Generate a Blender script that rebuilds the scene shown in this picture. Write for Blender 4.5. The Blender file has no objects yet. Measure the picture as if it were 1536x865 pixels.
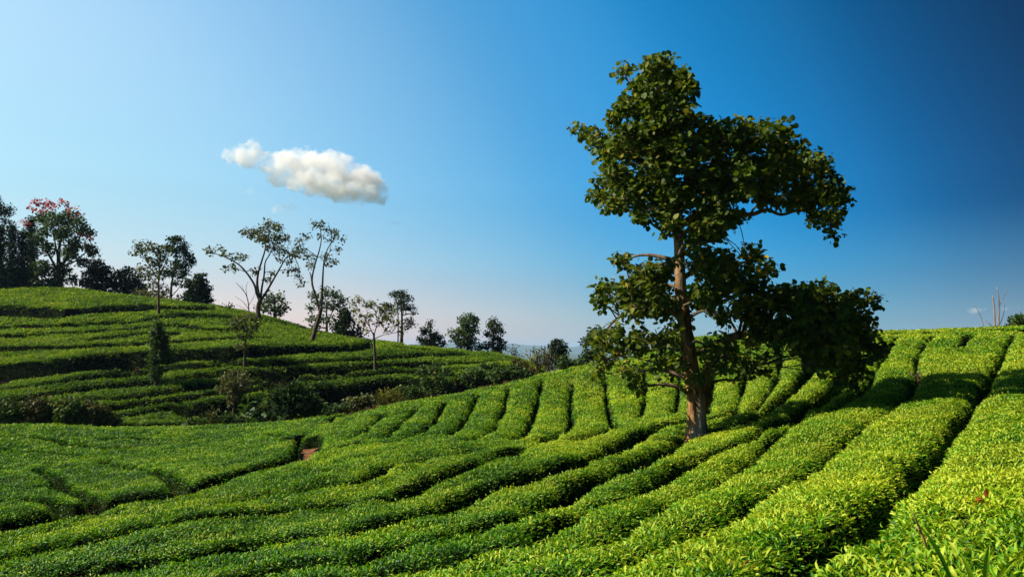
import bpy, math, random
import numpy as np
from mathutils import Vector
R = math.radians
rng = np.random.default_rng(7)
random.seed(7)
sc = bpy.context.scene
COL = sc.collection

# ------------------------------------------------------------------ camera
F = 1200.0                       # focal length in pixels of the 1536 x 865 photograph
TH = math.atan(92.5 / F)         # horizon at v = 525
cam_d = bpy.data.cameras.new('camera'); cam = bpy.data.objects.new('camera', cam_d); COL.objects.link(cam)
cam_d.lens = F / 1536 * 36; cam_d.sensor_width = 36; cam_d.clip_start = 0.05; cam_d.clip_end = 30000
cam.location = (0, 0, 0); cam.rotation_euler = (math.pi / 2 + TH, 0, 0)
sc.camera = cam

# ------------------------------------------------------------------ sky, sun, exposure
SUN_EL = R(43); SUN_AZ = R(-91)          # azimuth from +y towards +x
sun_dir = Vector((math.sin(SUN_AZ) * math.cos(SUN_EL), math.cos(SUN_AZ) * math.cos(SUN_EL), math.sin(SUN_EL)))
w = bpy.data.worlds.new('World'); sc.world = w; w.use_nodes = True
nt = w.node_tree; nt.nodes.clear()
def nd(t, tree=None, **k):
    n = (tree or nt).nodes.new(t)
    for a, b in k.items(): setattr(n, a, b)
    return n
sky = nd('ShaderNodeTexSky'); sky.sky_type = 'NISHITA'; sky.sun_disc = False
sky.sun_elevation = SUN_EL; sky.sun_rotation = SUN_AZ; sky.altitude = 1500
sky.air_density = 1.0; sky.dust_density = 0.6; sky.ozone_density = 3.0
SKY_PARAMS = dict(sat=1.0, gain=(1, 1, 1))
tc = nd('ShaderNodeTexCoord'); nrm = nd('ShaderNodeVectorMath', operation='NORMALIZE')
nt.links.new(tc.outputs['Generated'], nrm.inputs[0])
# the polarised band of the sky: darkest at right angles to the sun, palest towards it
dot = nd('ShaderNodeVectorMath', operation='DOT_PRODUCT')
dot.inputs[1].default_value = (math.sin(R(-55)) * math.cos(R(-20)), math.cos(R(-55)) * math.cos(R(-20)), math.sin(R(-20)))
nt.links.new(nrm.outputs[0], dot.inputs[0])
def tint(src, lo, hi, cols):
    """a colour ramp over a direction value of the sky"""
    m = nd('ShaderNodeMapRange', clamp=True); m.inputs['From Min'].default_value = lo; m.inputs['From Max'].default_value = hi; nt.links.new(src, m.inputs['Value'])
    r = nd('ShaderNodeValToRGB'); c = r.color_ramp; c.interpolation = 'CARDINAL'; nt.links.new(m.outputs[0], r.inputs[0])
    ps = [(p - lo) / (hi - lo) for p, _ in cols]
    c.elements[0].position = 0; c.elements[0].color = (*cols[0][1], 1); c.elements[1].position = 1; c.elements[1].color = (*cols[-1][1], 1)
    for p, (_, q) in list(zip(ps, cols))[1:-1]: e = c.elements.new(p); e.color = (*q, 1)
    return r.outputs[0]
t1 = tint(dot.outputs['Value'], -.096, .806, [(-.096, (.0, .030, .058)), (.084, (.004, .118, .185)), (.265, (.058, .246, .322)), (.445, (.304, .335, .346)), (.626, (.76, .455, .372)), (.806, (1.0, .49, .345))])
sp = nd('ShaderNodeSeparateXYZ'); nt.links.new(nrm.outputs[0], sp.inputs[0])
t2 = tint(sp.outputs['Z'], 0, .42, [(0, (.34, .40, .50)), (.04, (.39, .435, .48)), (.1, (.33, .515, .55)), (.2, (.33, .68, .71)), (.42, (.60, 1.0, .93))])
def mulc(a, b):
    m = nd('ShaderNodeMix', data_type='RGBA', blend_type='MULTIPLY'); m.inputs[0].default_value = 1.0; nt.links.new(a, m.inputs[6]); nt.links.new(b, m.inputs[7]); return m
# towards the horizon the dust evens the band out
hz = nd('ShaderNodeMapRange', clamp=True); hz.inputs['From Min'].default_value = 0; hz.inputs['From Max'].default_value = .16
hz.inputs['To Min'].default_value = .55; hz.inputs['To Max'].default_value = 0; nt.links.new(sp.outputs['Z'], hz.inputs['Value'])
tm = nd('ShaderNodeMix', data_type='RGBA'); nt.links.new(hz.outputs[0], tm.inputs[0]); nt.links.new(t1, tm.inputs[6]); tm.inputs[7].default_value = (.31, .28, .285, 1)
mul0 = mulc(mulc(sky.outputs[0], tm.outputs[2]).outputs[2], t2)
mul = nd('ShaderNodeMix', data_type='RGBA', blend_type='MULTIPLY'); mul.inputs[0].default_value = 1.0
nt.links.new(mul0.outputs[2], mul.inputs[6]); mul.inputs[7].default_value = (6.4, 6.4, 6.4, 1)
bg = nd('ShaderNodeBackground'); bg.inputs[1].default_value = 0.05
out = nd('ShaderNodeOutputWorld')
nt.links.new(mul.outputs[2], bg.inputs[0]); nt.links.new(bg.outputs[0], out.inputs[0])

sl = bpy.data.lights.new('sun', 'SUN'); sl.energy = 5.0; sl.angle = R(0.5); sl.color = (1.0, 0.90, 0.72)
so = bpy.data.objects.new('sun', sl); COL.objects.link(so)
so.rotation_euler = sun_dir.to_track_quat('Z', 'Y').to_euler(); so.location = (-40, 10, 60)
sc.view_settings.view_transform = 'Standard'; sc.view_settings.look = 'None'
sc.view_settings.exposure = 1.0; sc.view_settings.gamma = 1.0; sc.view_settings.use_curve_mapping = False
sc.cycles.use_denoising = True
sc.cycles.max_bounces = 6; sc.cycles.diffuse_bounces = 2; sc.cycles.glossy_bounces = 2
sc.cycles.transmission_bounces = 3; sc.cycles.volume_bounces = 9; sc.cycles.transparent_max_bounces = 8

# ------------------------------------------------------------------ helpers
def tag(o, label=None, cat=None, group=None, kind=None):
    if label: o['label'] = label
    if cat: o['category'] = cat
    if group: o['group'] = group
    if kind: o['kind'] = kind
    return o
def empty(name, loc):
    o = bpy.data.objects.new(name, None); o.location = loc; o.empty_display_size = 0.3; COL.objects.link(o); return o
def px(u, v, d):
    """point of the picture (u, v) at forward distance d -> world"""
    a = (u - 768) / F; b = (432.5 - v) / F
    dy = math.cos(TH) - b * math.sin(TH); dz = math.sin(TH) + b * math.cos(TH)
    return np.array((a * d / dy, d, dz * d / dy))
def sstep(a, b, x):
    t = np.clip((x - a) / (b - a), 0, 1); return t * t * (3 - 2 * t)
_lat = {}
def vnoise(x, y, s, seed=0):
    """value noise, about -1..1, at wavelength s"""
    if seed not in _lat: _lat[seed] = np.random.default_rng(seed + 100).uniform(-1, 1, (256, 256))
    g = _lat[seed]; X = np.asarray(x) / s + 1000.3; Y = np.asarray(y) / s + 1000.7
    i = np.floor(X).astype(int); j = np.floor(Y).astype(int); fx = X - i; fy = Y - j
    fx = fx * fx * (3 - 2 * fx); fy = fy * fy * (3 - 2 * fy); i &= 255; j &= 255; i2 = (i + 1) & 255; j2 = (j + 1) & 255
    return (g[i, j] * (1 - fx) + g[i2, j] * fx) * (1 - fy) + (g[i, j2] * (1 - fx) + g[i2, j2] * fx) * fy

class Build:
    """collects arrays of vertices and faces for one mesh object"""
    def __init__(s): s.v = []; s.li = []; s.lc = []; s.mi = []; s.r = []; s.n = 0
    def add(s, verts, faces_idx, counts, mat=0, rnd=0.0):
        verts = np.asarray(verts, np.float32).reshape(-1, 3)
        s.v.append(verts); s.li.append(np.asarray(faces_idx, np.int64).ravel() + s.n)
        c = np.asarray(counts, np.int64).ravel(); s.lc.append(c); s.mi.append(np.full(len(c), mat, np.int32))
        s.r.append(np.full(len(verts), rnd, np.float32) if np.isscalar(rnd) else np.asarray(rnd, np.float32)); s.n += len(verts)
    def build(s, name, mats, parent=None, origin=None, smooth=False):
        me = bpy.data.meshes.new(name)
        if s.n:
            v = np.concatenate(s.v); li = np.concatenate(s.li); lc = np.concatenate(s.lc)
            if origin is not None: v = v - np.asarray(origin, np.float32)
            me.vertices.add(len(v)); me.vertices.foreach_set('co', v.ravel().astype(np.float32))
            me.loops.add(len(li)); me.loops.foreach_set('vertex_index', li.astype(np.int32))
            me.polygons.add(len(lc)); me.polygons.foreach_set('loop_start', (np.cumsum(lc) - lc).astype(np.int32))
            me.polygons.foreach_set('material_index', np.concatenate(s.mi))
            at = me.attributes.new('rnd', 'FLOAT', 'POINT'); at.data.foreach_set('value', np.concatenate(s.r))
            me.update(calc_edges=True)
            if smooth: me.polygons.foreach_set('use_smooth', np.ones(len(lc), bool))
        for m in (mats if isinstance(mats, (list, tuple)) else [mats]): me.materials.append(m)
        o = bpy.data.objects.new(name, me); COL.objects.link(o)
        if parent is not None: o.parent = parent
        elif origin is not None: o.location = tuple(float(t) for t in origin)
        return o

LEAF_NEAR = (np.array([(0, 0, 0), (.3, 0, .10), (.3, .42, .17), (.3, -.42, .17), (.68, 0, .07), (.68, .36, .12), (.68, -.36, .12), (1, 0, -.16)]),
             [0, 3, 1, 0, 1, 2, 3, 6, 4, 1, 1, 4, 5, 2, 6, 7, 4, 4, 7, 5], [3, 3, 4, 4, 3, 3])
LEAF_FAR = (np.array([(0, 0, 0), (.5, .5, .12), (.5, -.5, .12), (1, 0, -.08)]), [0, 2, 3, 0, 3, 1], [3, 3])
LEAF_ROUND = (np.array([(0, 0, 0), (.10, .38, .05), (.10, -.38, .05), (.5, .52, .04), (.5, -.52, .04), (.82, .28, -.04), (.82, -.28, -.04), (1, 0, -.12), (.45, 0, -.06)]),
              [0, 8, 3, 1, 0, 2, 4, 8, 8, 7, 5, 3, 8, 4, 6, 7], [4, 4, 4, 4])
def norm(a): return a / np.maximum(np.linalg.norm(a, axis=-1, keepdims=True), 1e-9)
def add_leaves(B, P, D, Nn, L, W, rnd, tmpl, mat):
    """P base, D direction of the midrib, Nn upper side, L length, W width"""
    n = len(P)
    if n == 0: return
    D = norm(D); S = norm(np.cross(D, Nn)); U = norm(np.cross(S, D))
    T, fi, fc = tmpl; k = len(T)
    V = (P[:, None] + T[None, :, 0, None] * (D * L[:, None])[:, None] + T[None, :, 1, None] * (S * W[:, None])[:, None]
         + T[None, :, 2, None] * (U * L[:, None])[:, None])
    idx = np.asarray(fi)[None] + (np.arange(n) * k)[:, None]
    B.add(V.reshape(-1, 3), idx.ravel(), np.tile(fc, n), mat, np.repeat(rnd, k))
def rand_unit(n):
    v = rng.normal(size=(n, 3)); return norm(v)

def add_tube(B, pts, rad, mat=0, k=7, rough=0.0, cap=True):
    """tapered bark tube along pts"""
    P = np.asarray(pts, float); n = len(P); rad = np.asarray(rad, float)
    t = np.gradient(P, axis=0); t = norm(t)
    ref = np.array((0.3, 0.9, 0.1)); a = norm(np.cross(t, ref)); b = norm(np.cross(t, a))
    ang = np.arange(k) * 2 * math.pi / k
    rr = rad[:, None] * (1 + rough * (rng.uniform(-1, 1, (n, k)) * .5 + np.sin(ang * 3 + 1)[None] * .6))
    V = P[:, None] + (a[:, None] * np.cos(ang)[None, :, None] + b[:, None] * np.sin(ang)[None, :, None]) * rr[..., None]
    i = np.arange(n - 1)[:, None] * k; j = np.arange(k)[None]; j2 = (j + 1) % k
    q = np.stack([i + j, i + j2, i + k + j2, i + k + j], -1).reshape(-1, 4)
    fi = q.ravel().tolist(); fc = [4] * len(q)
    if cap: fi += list(range((n - 1) * k, n * k)); fc += [k]
    B.add(V.reshape(-1, 3), fi, fc, mat, 0.5)
def smooth_path(pts, m=6):
    P = np.asarray(pts, float)
    if len(P) < 3: 
        t = np.linspace(0, 1, m + 1)[:, None]; return P[0] * (1 - t) + P[-1] * t
    Q = np.vstack([2 * P[0] - P[1], P, 2 * P[-1] - P[-2]]); out_ = []
    for i in range(1, len(Q) - 2):
        p0, p1, p2, p3 = Q[i - 1:i + 3]
        for t in np.arange(m) / m:
            out_.append(.5 * ((2 * p1) + (p2 - p0) * t + (2 * p0 - 5 * p1 + 4 * p2 - p3) * t * t + (3 * p1 - p0 - 3 * p2 + p3) * t ** 3))
    out_.append(P[-1]); return np.array(out_)

# ------------------------------------------------------------------ materials
def new_mat(name):
    m = bpy.data.materials.new(name); m.use_nodes = True; m.node_tree.nodes.clear(); return m, m.node_tree
def leaf_mat(name, cols, rough=0.42, trans=0.3, tcol=(1.3, 1.25, .5), spec=0.5, noise_scale=0.0, bright=(1, 1, 1)):
    """cols: ramp over the per-leaf random number"""
    m, t = new_mat(name); N = lambda ty, **k: nd(ty, t, **k)
    at = N('ShaderNodeAttribute'); at.attribute_name = 'rnd'
    rp = N('ShaderNodeValToRGB'); e = rp.color_ramp.elements
    e[0].position, e[0].color = cols[0][0], (*cols[0][1], 1); e[1].position, e[1].color = cols[-1][0], (*cols[-1][1], 1)
    for p, c in cols[1:-1]: x = e.new(p); x.color = (*c, 1)
    t.links.new(at.outputs['Fac'], rp.inputs[0]); colr = rp.outputs[0]
    if noise_scale:
        g = N('ShaderNodeNewGeometry'); no = N('ShaderNodeTexNoise'); no.inputs['Scale'].default_value = noise_scale; no.inputs['Detail'].default_value = 3
        t.links.new(g.outputs['Position'], no.inputs['Vector'])
        mx = N('ShaderNodeMix', data_type='RGBA', blend_type='MULTIPLY'); mx.inputs[0].default_value = 1
        r2 = N('ShaderNodeValToRGB'); r2.color_ramp.elements[0].position = .3; r2.color_ramp.elements[0].color = (.68, .80, .7, 1)
        r2.color_ramp.elements[1].position = .7; r2.color_ramp.elements[1].color = (1.18, 1.2, 1.0, 1)
        t.links.new(no.outputs['Fac'], r2.inputs[0]); t.links.new(colr, mx.inputs[6]); t.links.new(r2.outputs[0], mx.inputs[7]); colr = mx.outputs[2]
    p = N('ShaderNodeBsdfPrincipled'); p.inputs['Roughness'].default_value = rough; p.inputs['Specular IOR Level'].default_value = spec
    t.links.new(colr, p.inputs['Base Color'])
    tr = N('ShaderNodeBsdfTranslucent'); tm = N('ShaderNodeMix', data_type='RGBA', blend_type='MULTIPLY'); tm.inputs[0].default_value = 1
    t.links.new(colr, tm.inputs[6]); tm.inputs[7].default_value = (*tcol, 1); t.links.new(tm.outputs[2], tr.inputs[0])
    ms = N('ShaderNodeMixShader'); ms.inputs[0].default_value = trans
    t.links.new(p.outputs[0], ms.inputs[1]); t.links.new(tr.outputs[0], ms.inputs[2])
    o = N('ShaderNodeOutputMaterial'); t.links.new(ms.outputs[0], o.inputs[0]); return m
def surf_mat(name, c1, c2, spec=.2, *, scale=3.0, rough=0.95, bump=0.4, detail=6, c3=None, scale3=.3, stretch=None):
    m, t = new_mat(name); N = lambda ty, **k: nd(ty, t, **k)
    g = N('ShaderNodeTexCoord'); src = g.outputs['Object']
    if stretch:
        mp = N('ShaderNodeMapping'); mp.inputs['Scale'].default_value = stretch; t.links.new(src, mp.inputs[0]); src = mp.outputs[0]
    no = N('ShaderNodeTexNoise'); no.inputs['Scale'].default_value = scale; no.inputs['Detail'].default_value = detail; no.inputs['Roughness'].default_value = .65
    t.links.new(src, no.inputs['Vector'])
    rp = N('ShaderNodeValToRGB'); rp.color_ramp.elements[0].position = .35; rp.color_ramp.elements[0].color = (*c1, 1)
    rp.color_ramp.elements[1].position = .65; rp.color_ramp.elements[1].color = (*c2, 1); t.links.new(no.outputs['Fac'], rp.inputs[0]); colr = rp.outputs[0]
    if c3:
        n3 = N('ShaderNodeTexNoise'); n3.inputs['Scale'].default_value = scale3; n3.inputs['Detail'].default_value = 4; t.links.new(src, n3.inputs['Vector'])
        r3 = N('ShaderNodeValToRGB'); r3.color_ramp.elements[0].position = .5; r3.color_ramp.elements[0].color = (0, 0, 0, 1); r3.color_ramp.elements[1].position = .62
        t.links.new(n3.outputs['Fac'], r3.inputs[0]); mx = N('ShaderNodeMix', data_type='RGBA'); t.links.new(r3.outputs[0], mx.inputs[0])
        t.links.new(colr, mx.inputs[6]); mx.inputs[7].default_value = (*c3, 1); colr = mx.outputs[2]
    p = N('ShaderNodeBsdfPrincipled'); p.inputs['Roughness'].default_value = rough; p.inputs['Specular IOR Level'].default_value = spec
    t.links.new(colr, p.inputs['Base Color'])
    b = N('ShaderNodeBump'); b.inputs['Strength'].default_value = bump; b.inputs['Distance'].default_value = .05
    t.links.new(no.outputs['Fac'], b.inputs['Height']); t.links.new(b.outputs[0], p.inputs['Normal'])
    o = N('ShaderNodeOutputMaterial'); t.links.new(p.outputs[0], o.inputs[0]); return m

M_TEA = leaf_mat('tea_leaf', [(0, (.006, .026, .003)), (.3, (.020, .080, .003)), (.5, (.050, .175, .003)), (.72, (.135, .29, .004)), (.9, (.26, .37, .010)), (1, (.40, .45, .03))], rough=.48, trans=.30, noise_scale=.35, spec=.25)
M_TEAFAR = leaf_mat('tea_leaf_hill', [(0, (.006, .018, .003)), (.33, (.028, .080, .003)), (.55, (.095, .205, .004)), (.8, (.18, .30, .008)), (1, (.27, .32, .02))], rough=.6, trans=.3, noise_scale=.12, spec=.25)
M_CORE = surf_mat('tea_twigs_shade', (.004, .008, .002), (.010, .015, .004), 0.0, scale=14, bump=.8)  # inner twig mass, coloured near black to paint shade on hedge and step walls
M_SOIL = surf_mat('soil', (.012, .009, .005), (.035, .022, .011), 0.0, scale=2.5, bump=.6, c3=(.05, .028, .012), scale3=.4)
M_CLAY = surf_mat('red_clay', (.05, .022, .010), (.23, .09, .03), scale=5, bump=1.0, c3=(.03, .04, .01), scale3=2.5)
M_BARK = surf_mat('bark', (.035, .018, .008), (.38, .20, .07), scale=9, bump=1.0, stretch=(1, 1, .14), c3=(.34, .27, .19), scale3=1.1)
M_BARKD = surf_mat('bark_dark', (.05, .035, .022), (.14, .10, .065), scale=6, bump=.8, stretch=(1, 1, .25))
M_DEAD = surf_mat('dead_wood', (.12, .08, .055), (.32, .23, .17), scale=5, bump=.5, stretch=(1, 1, .3))
HAZE = 0.00009
# ------------------------------------------------------------------ the lie of the land: S = height of the tea canopy
CP = [ # u, v, distance
(1536,865,3.0),(1300,865,3.4),(1150,865,3.75),(950,865,4.8),(768,865,5.8),(575,865,7.0),(380,865,8.2),(200,865,9.3),(0,865,10.5),(-200,865,12),
(1299,765,5.7),(1350,722,7.6),(1398,671,10.6),(1440,628,14.8),(1466,593,18.6),(1483,568,22),(1512,514,31),(1528,494,36.5),
(1536,800,4.3),(1536,700,8.2),(1536,600,15.8),(1536,540,24.5),
(1377,559,23.5),(1350,599,19),(1299,636,15.3),(1219,690,11.3),(1137,739,8.9),(1052,787,7.2),
(1178,647,16.2),(1104,697,12.2),(1026,739,9.9),(961,773,8.4),(901,806,7.3),(705,860,6.4),(1242,616,18.8),
(1067,678,16.0),(1000,710,13.3),(891,755,10.4),(774,807,8.3),(687,832,7.7),(575,855,7.3),
(968,689,16.0),(849,734,12.4),(742,775,10.4),(627,803,9.4),(552,829,8.7),(432,847,8.6),
(879,688,16.4),(742,723,13.7),(640,756,12),(536,787,11),(395,807,10.7),(229,846,10.1),(1040,662,20),
(744,683,17.2),(627,722,14.9),(489,751,13.7),(351,770,13.1),(187,801,12.2),(0,835,11.9),
(0,791,14.2),(130,765,15.2),(250,748,16),(362,709,18.7),(419,698,19.8),(450,684,21.8),(463,655,27),
(507,696,18.7),(583,680,19.7),(525,660,24.5),(602,658,23),(727,652,21.6),(596,638,27),(577,620,31.5),
(559,615,33),(623,600,36),(686,589,37),(748,578,38),(832,557,40),(925,541,41),(985,523,41.5),(1045,506,42),(1100,502,42),(1216,500,41),(1340,500,38.8),(1440,497,37.5),
(812,570,37),(794,632,26),(786,649,22.5),(855,603,31),(854,637,24.6),(909,589,32.5),(917,624,26),(923,639,23.6),(960,620,26),(966,589,31.5),
(1012,614,25.6),(1017,591,29.5),(1068,575,30),(1060,622,23.6),(1118,560,31),(1108,600,24.7),(1166,560,29.2),(1150,590,24.6),(1208,560,27.3),(1185,585,24),
(1130,625,20.6),(1216,534,31.5),(1285,515,35),(1262,560,26),(1225,600,21.3),(1330,525,32.5),(1398,503,36.5),
# left field
(0,755,17.5),(0,700,24),(0,655,33),(0,640,37),(148,747,17.5),(133,683,27),(262,717,20),(300,678,26),(300,640,36),(400,645,33),(-200,700,26),(-200,650,36),
# valley and left hill
(173,628,43),(282,622,44),(394,600,48),(484,596,50),(561,584,52),(600,590,50),(644,580,52),(700,570,53.5),(760,560,55),(820,550,57),
(0,574,52),(0,547,56),(0,523,60),(0,505,64),(0,491,68),(0,475,72),(0,460,76),(0,434,88),(125,432,91),(200,445,89),(319,458,84),
(104,570,50.5),(94,540,56),(104,522,60),(114,499,66),(104,473,72),(104,462,75),(208,549,54),(212,528,58),(208,516,61),(198,493,66),(198,467,74),
(208,457,77),(319,538,55),(319,522,59),(319,506,63),(319,465,78),(302,457,82),(260,488,68),(384,534,56),(384,518,60),(380,473,76),(426,482,76),(467,492,75),
(446,518,62),(467,528,59),(509,526,60),(530,507,72),(551,524,62),(592,514,76),(623,521,78),(686,526,80),(748,532,80),(790,539,78),(426,545,54.5),(560,537,58.5),
(620,533,61),(760,541,67),(500,553,54.5),(620,555,56.5),(700,543,60.5),(463,582,51),(300,584,49),(319,600,46),(208,595,47.5),(208,573,51),(250,610,45.5)]
WP = [(-5,44.5,-3.3),(0,48,-3.0),(6,50,-1.6),(12,50,0),(20,48,.4),(28,46,.8),(36,40,1.6),(10,64,-3.8),(25,62,-3),(40,62,-2),(5,92,-3.5),(20,90,-8),(40,100,-9),
(0,0,-1.2),(-4,2,-2.0),(4,1,-.75),(9,9,-.75),(20,20,.35),(30,30,1.3),(10,-8,-.4),(-12,-8,-2.8),(30,5,.8),
(-68,104,6.6),(-50,104,5.6),(-35,100,3.8),(-22,92,.8),(-10,94,-2.2),(-75,80,5.0),(-62,52,-1.6),(-45,32,-3.8),(-22,10,-4.2),(-80,100,7.2),(-60,20,-4)]
C3 = np.array([px(*c) for c in CP] + [np.array(c, float) for c in WP])
_s = 20.0
def _tps(r2): return np.where(r2 > 1e-12, r2 * np.log(np.maximum(r2, 1e-12)), 0)
_X = C3[:, :2] / _s; _n = len(_X)
_K = _tps(((_X[:, None] - _X[None]) ** 2).sum(-1)) + np.eye(_n) * 0.004
_P = np.hstack([np.ones((_n, 1)), _X]); _A = np.block([[_K, _P], [_P.T, np.zeros((3, 3))]])
_w = np.linalg.solve(_A, np.concatenate([C3[:, 2], np.zeros(3)]))
def S0(x, y):
    x = np.asarray(x, float); y = np.asarray(y, float); sh = x.shape; q = np.stack([x.ravel(), y.ravel()], 1) / _s; o = np.empty(len(q))
    for a in range(0, len(q), 20000):
        b = q[a:a + 20000]
        o[a:a + 20000] = _tps(((b[:, None] - _X[None]) ** 2).sum(-1)) @ _w[:_n] + _w[_n] + b @ _w[_n + 1:]
    return o.reshape(sh)
def S(x, y):
    """canopy height; beyond the modelled slopes the land falls away into a broad valley"""
    x = np.asarray(x, float); y = np.asarray(y, float)
    cx = np.clip(x, -85, 44); cy = np.clip(y, -14, 108); dd = np.hypot(x - cx, y - cy)
    far = -34 + 6 * vnoise(x, y, 400, 3) + 14 * vnoise(x, y, 1500, 4)
    t = sstep(0, 170, dd)
    return S0(cx, cy) * (1 - t) + far * t
def hit(uv, d0, d1):
    """where the ray through each picture point meets S between distances d0 and d1"""
    res = []; ds = np.arange(d0, d1, .2)
    uv = np.atleast_2d(np.asarray(uv, float)); A = []
    for u, v in uv: p = px(u, v, 1.0); A.append(p)
    A = np.array(A); X = A[:, 0:1] * ds; Y = np.ones_like(X) * ds; Z = A[:, 2:3] * ds
    G = Z - S(X, Y)
    for i in range(len(uv)):
        g = G[i]; k = np.where((g[:-1] > 0) & (g[1:] <= 0))[0]
        if len(k):
            k = k[0]; t = g[k] / (g[k] - g[k + 1]); d = ds[k] + t * .2
        else: d = ds[np.argmin(np.abs(g))] if g.min() > 0 else ds[0]
        res.append(A[i] * d)
    return np.array(res)
def line(pts, d0, d1, m=5): return hit(smooth_path([(a, b, 0) for a, b in pts], m)[:, :2], d0, d1)

# ------------------------------------------------------------------ furrows between the tea rows (traced paths over the slope)
N = (2.2, 46)
FUR = [ # points, half width, depth, reach
([(1040,960),(1100,925),(1150,885),(1180,850),(1206,826),(1262,787),(1292,765),(1345,722),(1398,671),(1429,640),(1441,627),(1466,593),(1483,568),(1497,540),(1512,514),(1519,500)], .03, .60, N),
([(1452,503),(1444,513),(1436,522)], .14, .7, N),
([(700,925),(800,892),(880,862),(948,836),(1026,801),(1052,787),(1086,773),(1106,762),(1137,739),(1179,715),(1219,690),(1270,656),(1299,636),(1327,616),(1350,599),(1367,579),(1377,559),(1372,545),(1381,522),(1398,504)], .12, .75, N),
([(560,905),(705,860),(765,842),(805,833),(857,820),(901,806),(933,788),(961,773),(992,754),(1026,739),(1065,715),(1104,697),(1137,676),(1171,650),(1213,625),(1242,616),(1280,590),(1300,570),(1330,525),(1343,505)], .14, .75, N),
([(440,905),(575,857),(627,840),(687,832),(726,819),(774,806),(818,791),(844,770),(891,754),(922,739),(966,726),(1000,710),(1039,689),(1065,679),(1091,671),(1150,645),(1225,600),(1262,560),(1285,517)], .16, .75, N),
([(250,905),(393,860),(432,847),(500,838),(552,829),(578,813),(627,803),(679,790),(726,774),(776,765),(818,747),(849,734),(886,718),(922,708),(961,692),(1000,674),(1029,663),(1075,650),(1130,625),(1185,585),(1208,560),(1216,534),(1222,510)], .17, .8, N),
([(0,872),(78,861),(169,854),(229,846),(273,838),(331,825),(365,814),(395,808),(437,800),(484,793),(536,787),(575,774),(606,764),(640,756),(674,748),(713,733),(752,721),(800,710),(831,702),(862,692),(896,684),(932,671),(961,653),(982,642),(1010,632),(1050,628),(1090,620)], .2, .8, N),
([(-150,862),(-60,848),(0,835),(26,830),(78,820),(130,813),(187,801),(234,788),(299,778),(351,770),(406,764),(440,756),(489,751),(526,744),(567,738),(601,733),(627,722),(666,712),(692,701),(710,691),(744,683),(770,673)], .15, .75, N),
([(800,664),(835,652),(854,637),(855,603),(858,574)], .17, .75, N),
([(868,660),(886,655),(905,645),(930,636)], .14, .6, N),
([(497,722),(550,712),(583,696),(614,691),(653,682),(679,678),(726,670)], .09, .55, N),
([(351,752),(390,741),(440,736),(470,728)], .09, .5, N),
([(765,659),(786,649),(794,632),(806,599),(812,570)], .15, .75, N),
([(411,714),(450,709),(487,699),(507,696)], .08, .5, N),([(541,685),(583,679),(610,674)], .07, .5, N),
([(652,664),(700,659),(727,651),(742,636),(756,607),(762,580)], .14, .75, N),
([(660,655),(673,651),(690,636),(702,620),(715,593)], .15, .75, N),
([(602,657),(640,641),(656,622),(666,603)], .14, .75, N),([(575,655),(596,638),(613,624),(624,612)], .14, .75, N),([(522,660),(540,651),(560,634),(577,620)], .15, .7, N),
([(906,556),(909,589),(916,624),(923,639)], .17, .8, N),([(965,545),(967,589),(960,622)], .14, .75, N),([(1020,535),(1017,591),(1011,616)], .14, .75, N),
([(1072,530),(1068,575),(1060,620)], .14, .75, N),([(1122,520),(1118,560),(1108,600),(1095,622)], .14, .75, N),([(1171,520),(1166,560),(1150,590),(1130,612)], .14, .75, N),
# the ditch, then the faint paths of the left field
([(-150,815),(-60,800),(0,791),(26,786),(78,778),(130,767),(169,758),(221,750),(250,748),(271,738),(299,727),(338,715),(362,709),(419,698),(450,684),(461,670),(463,655)], .40, 1.05, (9, 40)),
([(70,772),(130,758),(169,750),(221,741),(250,737),(268,732)], 1.05, 1.5, (9, 40)),([(-60,800),(0,787),(78,772)], .75, 1.4, (9, 40)),([(285,729),(299,724),(338,712),(380,702),(430,690)], .62, 1.35, (9, 40)),
([(-60,655),(40,655),(90,660),(108,665),(146,668),(190,672)], .16, .6, (18, 40)),([(155,657),(205,655),(222,658)], .16, .6, (18, 40)),([(250,676),(300,678),(330,676)], .05, .4, (18, 40)),
([(-60,675),(40,676),(117,681),(133,683)], .13, .5, (15, 40)),([(154,689),(173,695),(200,700),(240,708),(262,717),(274,730)], .12, .55, (12, 40)),
([(-60,700),(40,703),(83,713),(90,726),(117,738),(148,748),(165,757)], .14, .65, (12, 40)),([(-60,756),(20,748),(39,747),(78,752),(110,760),(125,766)], .14, .6, (12, 40)),
([(380,652),(410,650),(440,655)], .1, .4, (20, 40)),
]
HR = (43, 105)
HFUR = [
([(-120,493),(0,491),(31,490),(73,488),(125,486),(177,483),(208,482),(233,477),(270,474)], .35, .75),
([(-120,508),(0,505),(31,504),(73,500),(114,499),(156,496),(198,493),(219,490),(262,488),(300,493),(340,494)], .38, .75),
([(140,509),(187,504),(215,501),(262,500)], .2, .55),
([(-120,527),(0,523),(52,523),(94,522),(135,520),(177,518),(208,516),(271,511),(319,506),(350,505),(400,507)], .4, .75),
([(-120,592),(0,583),(42,578),(104,570),(156,564),(208,556),(260,551),(319,547),(340,545),(426,544),(500,540),(560,536),(620,532),(680,532)], .3, .7),
([(-120,612),(0,600),(42,595),(83,588),(125,583),(177,577),(208,573),(300,562),(360,559),(426,556),(500,551),(560,547),(620,545),(700,542),(760,540)], .28, .7),
([(60,607),(117,599),(158,598),(208,592),(250,587),(300,579),(340,575),(440,566),(500,561),(560,557),(620,555),(690,552)], .28, .7),
([(164,612),(208,604),(260,598),(319,590),(360,585),(420,577)], .25, .7),([(177,622),(208,619),(240,612),(262,608)], .22, .65),
]
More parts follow.
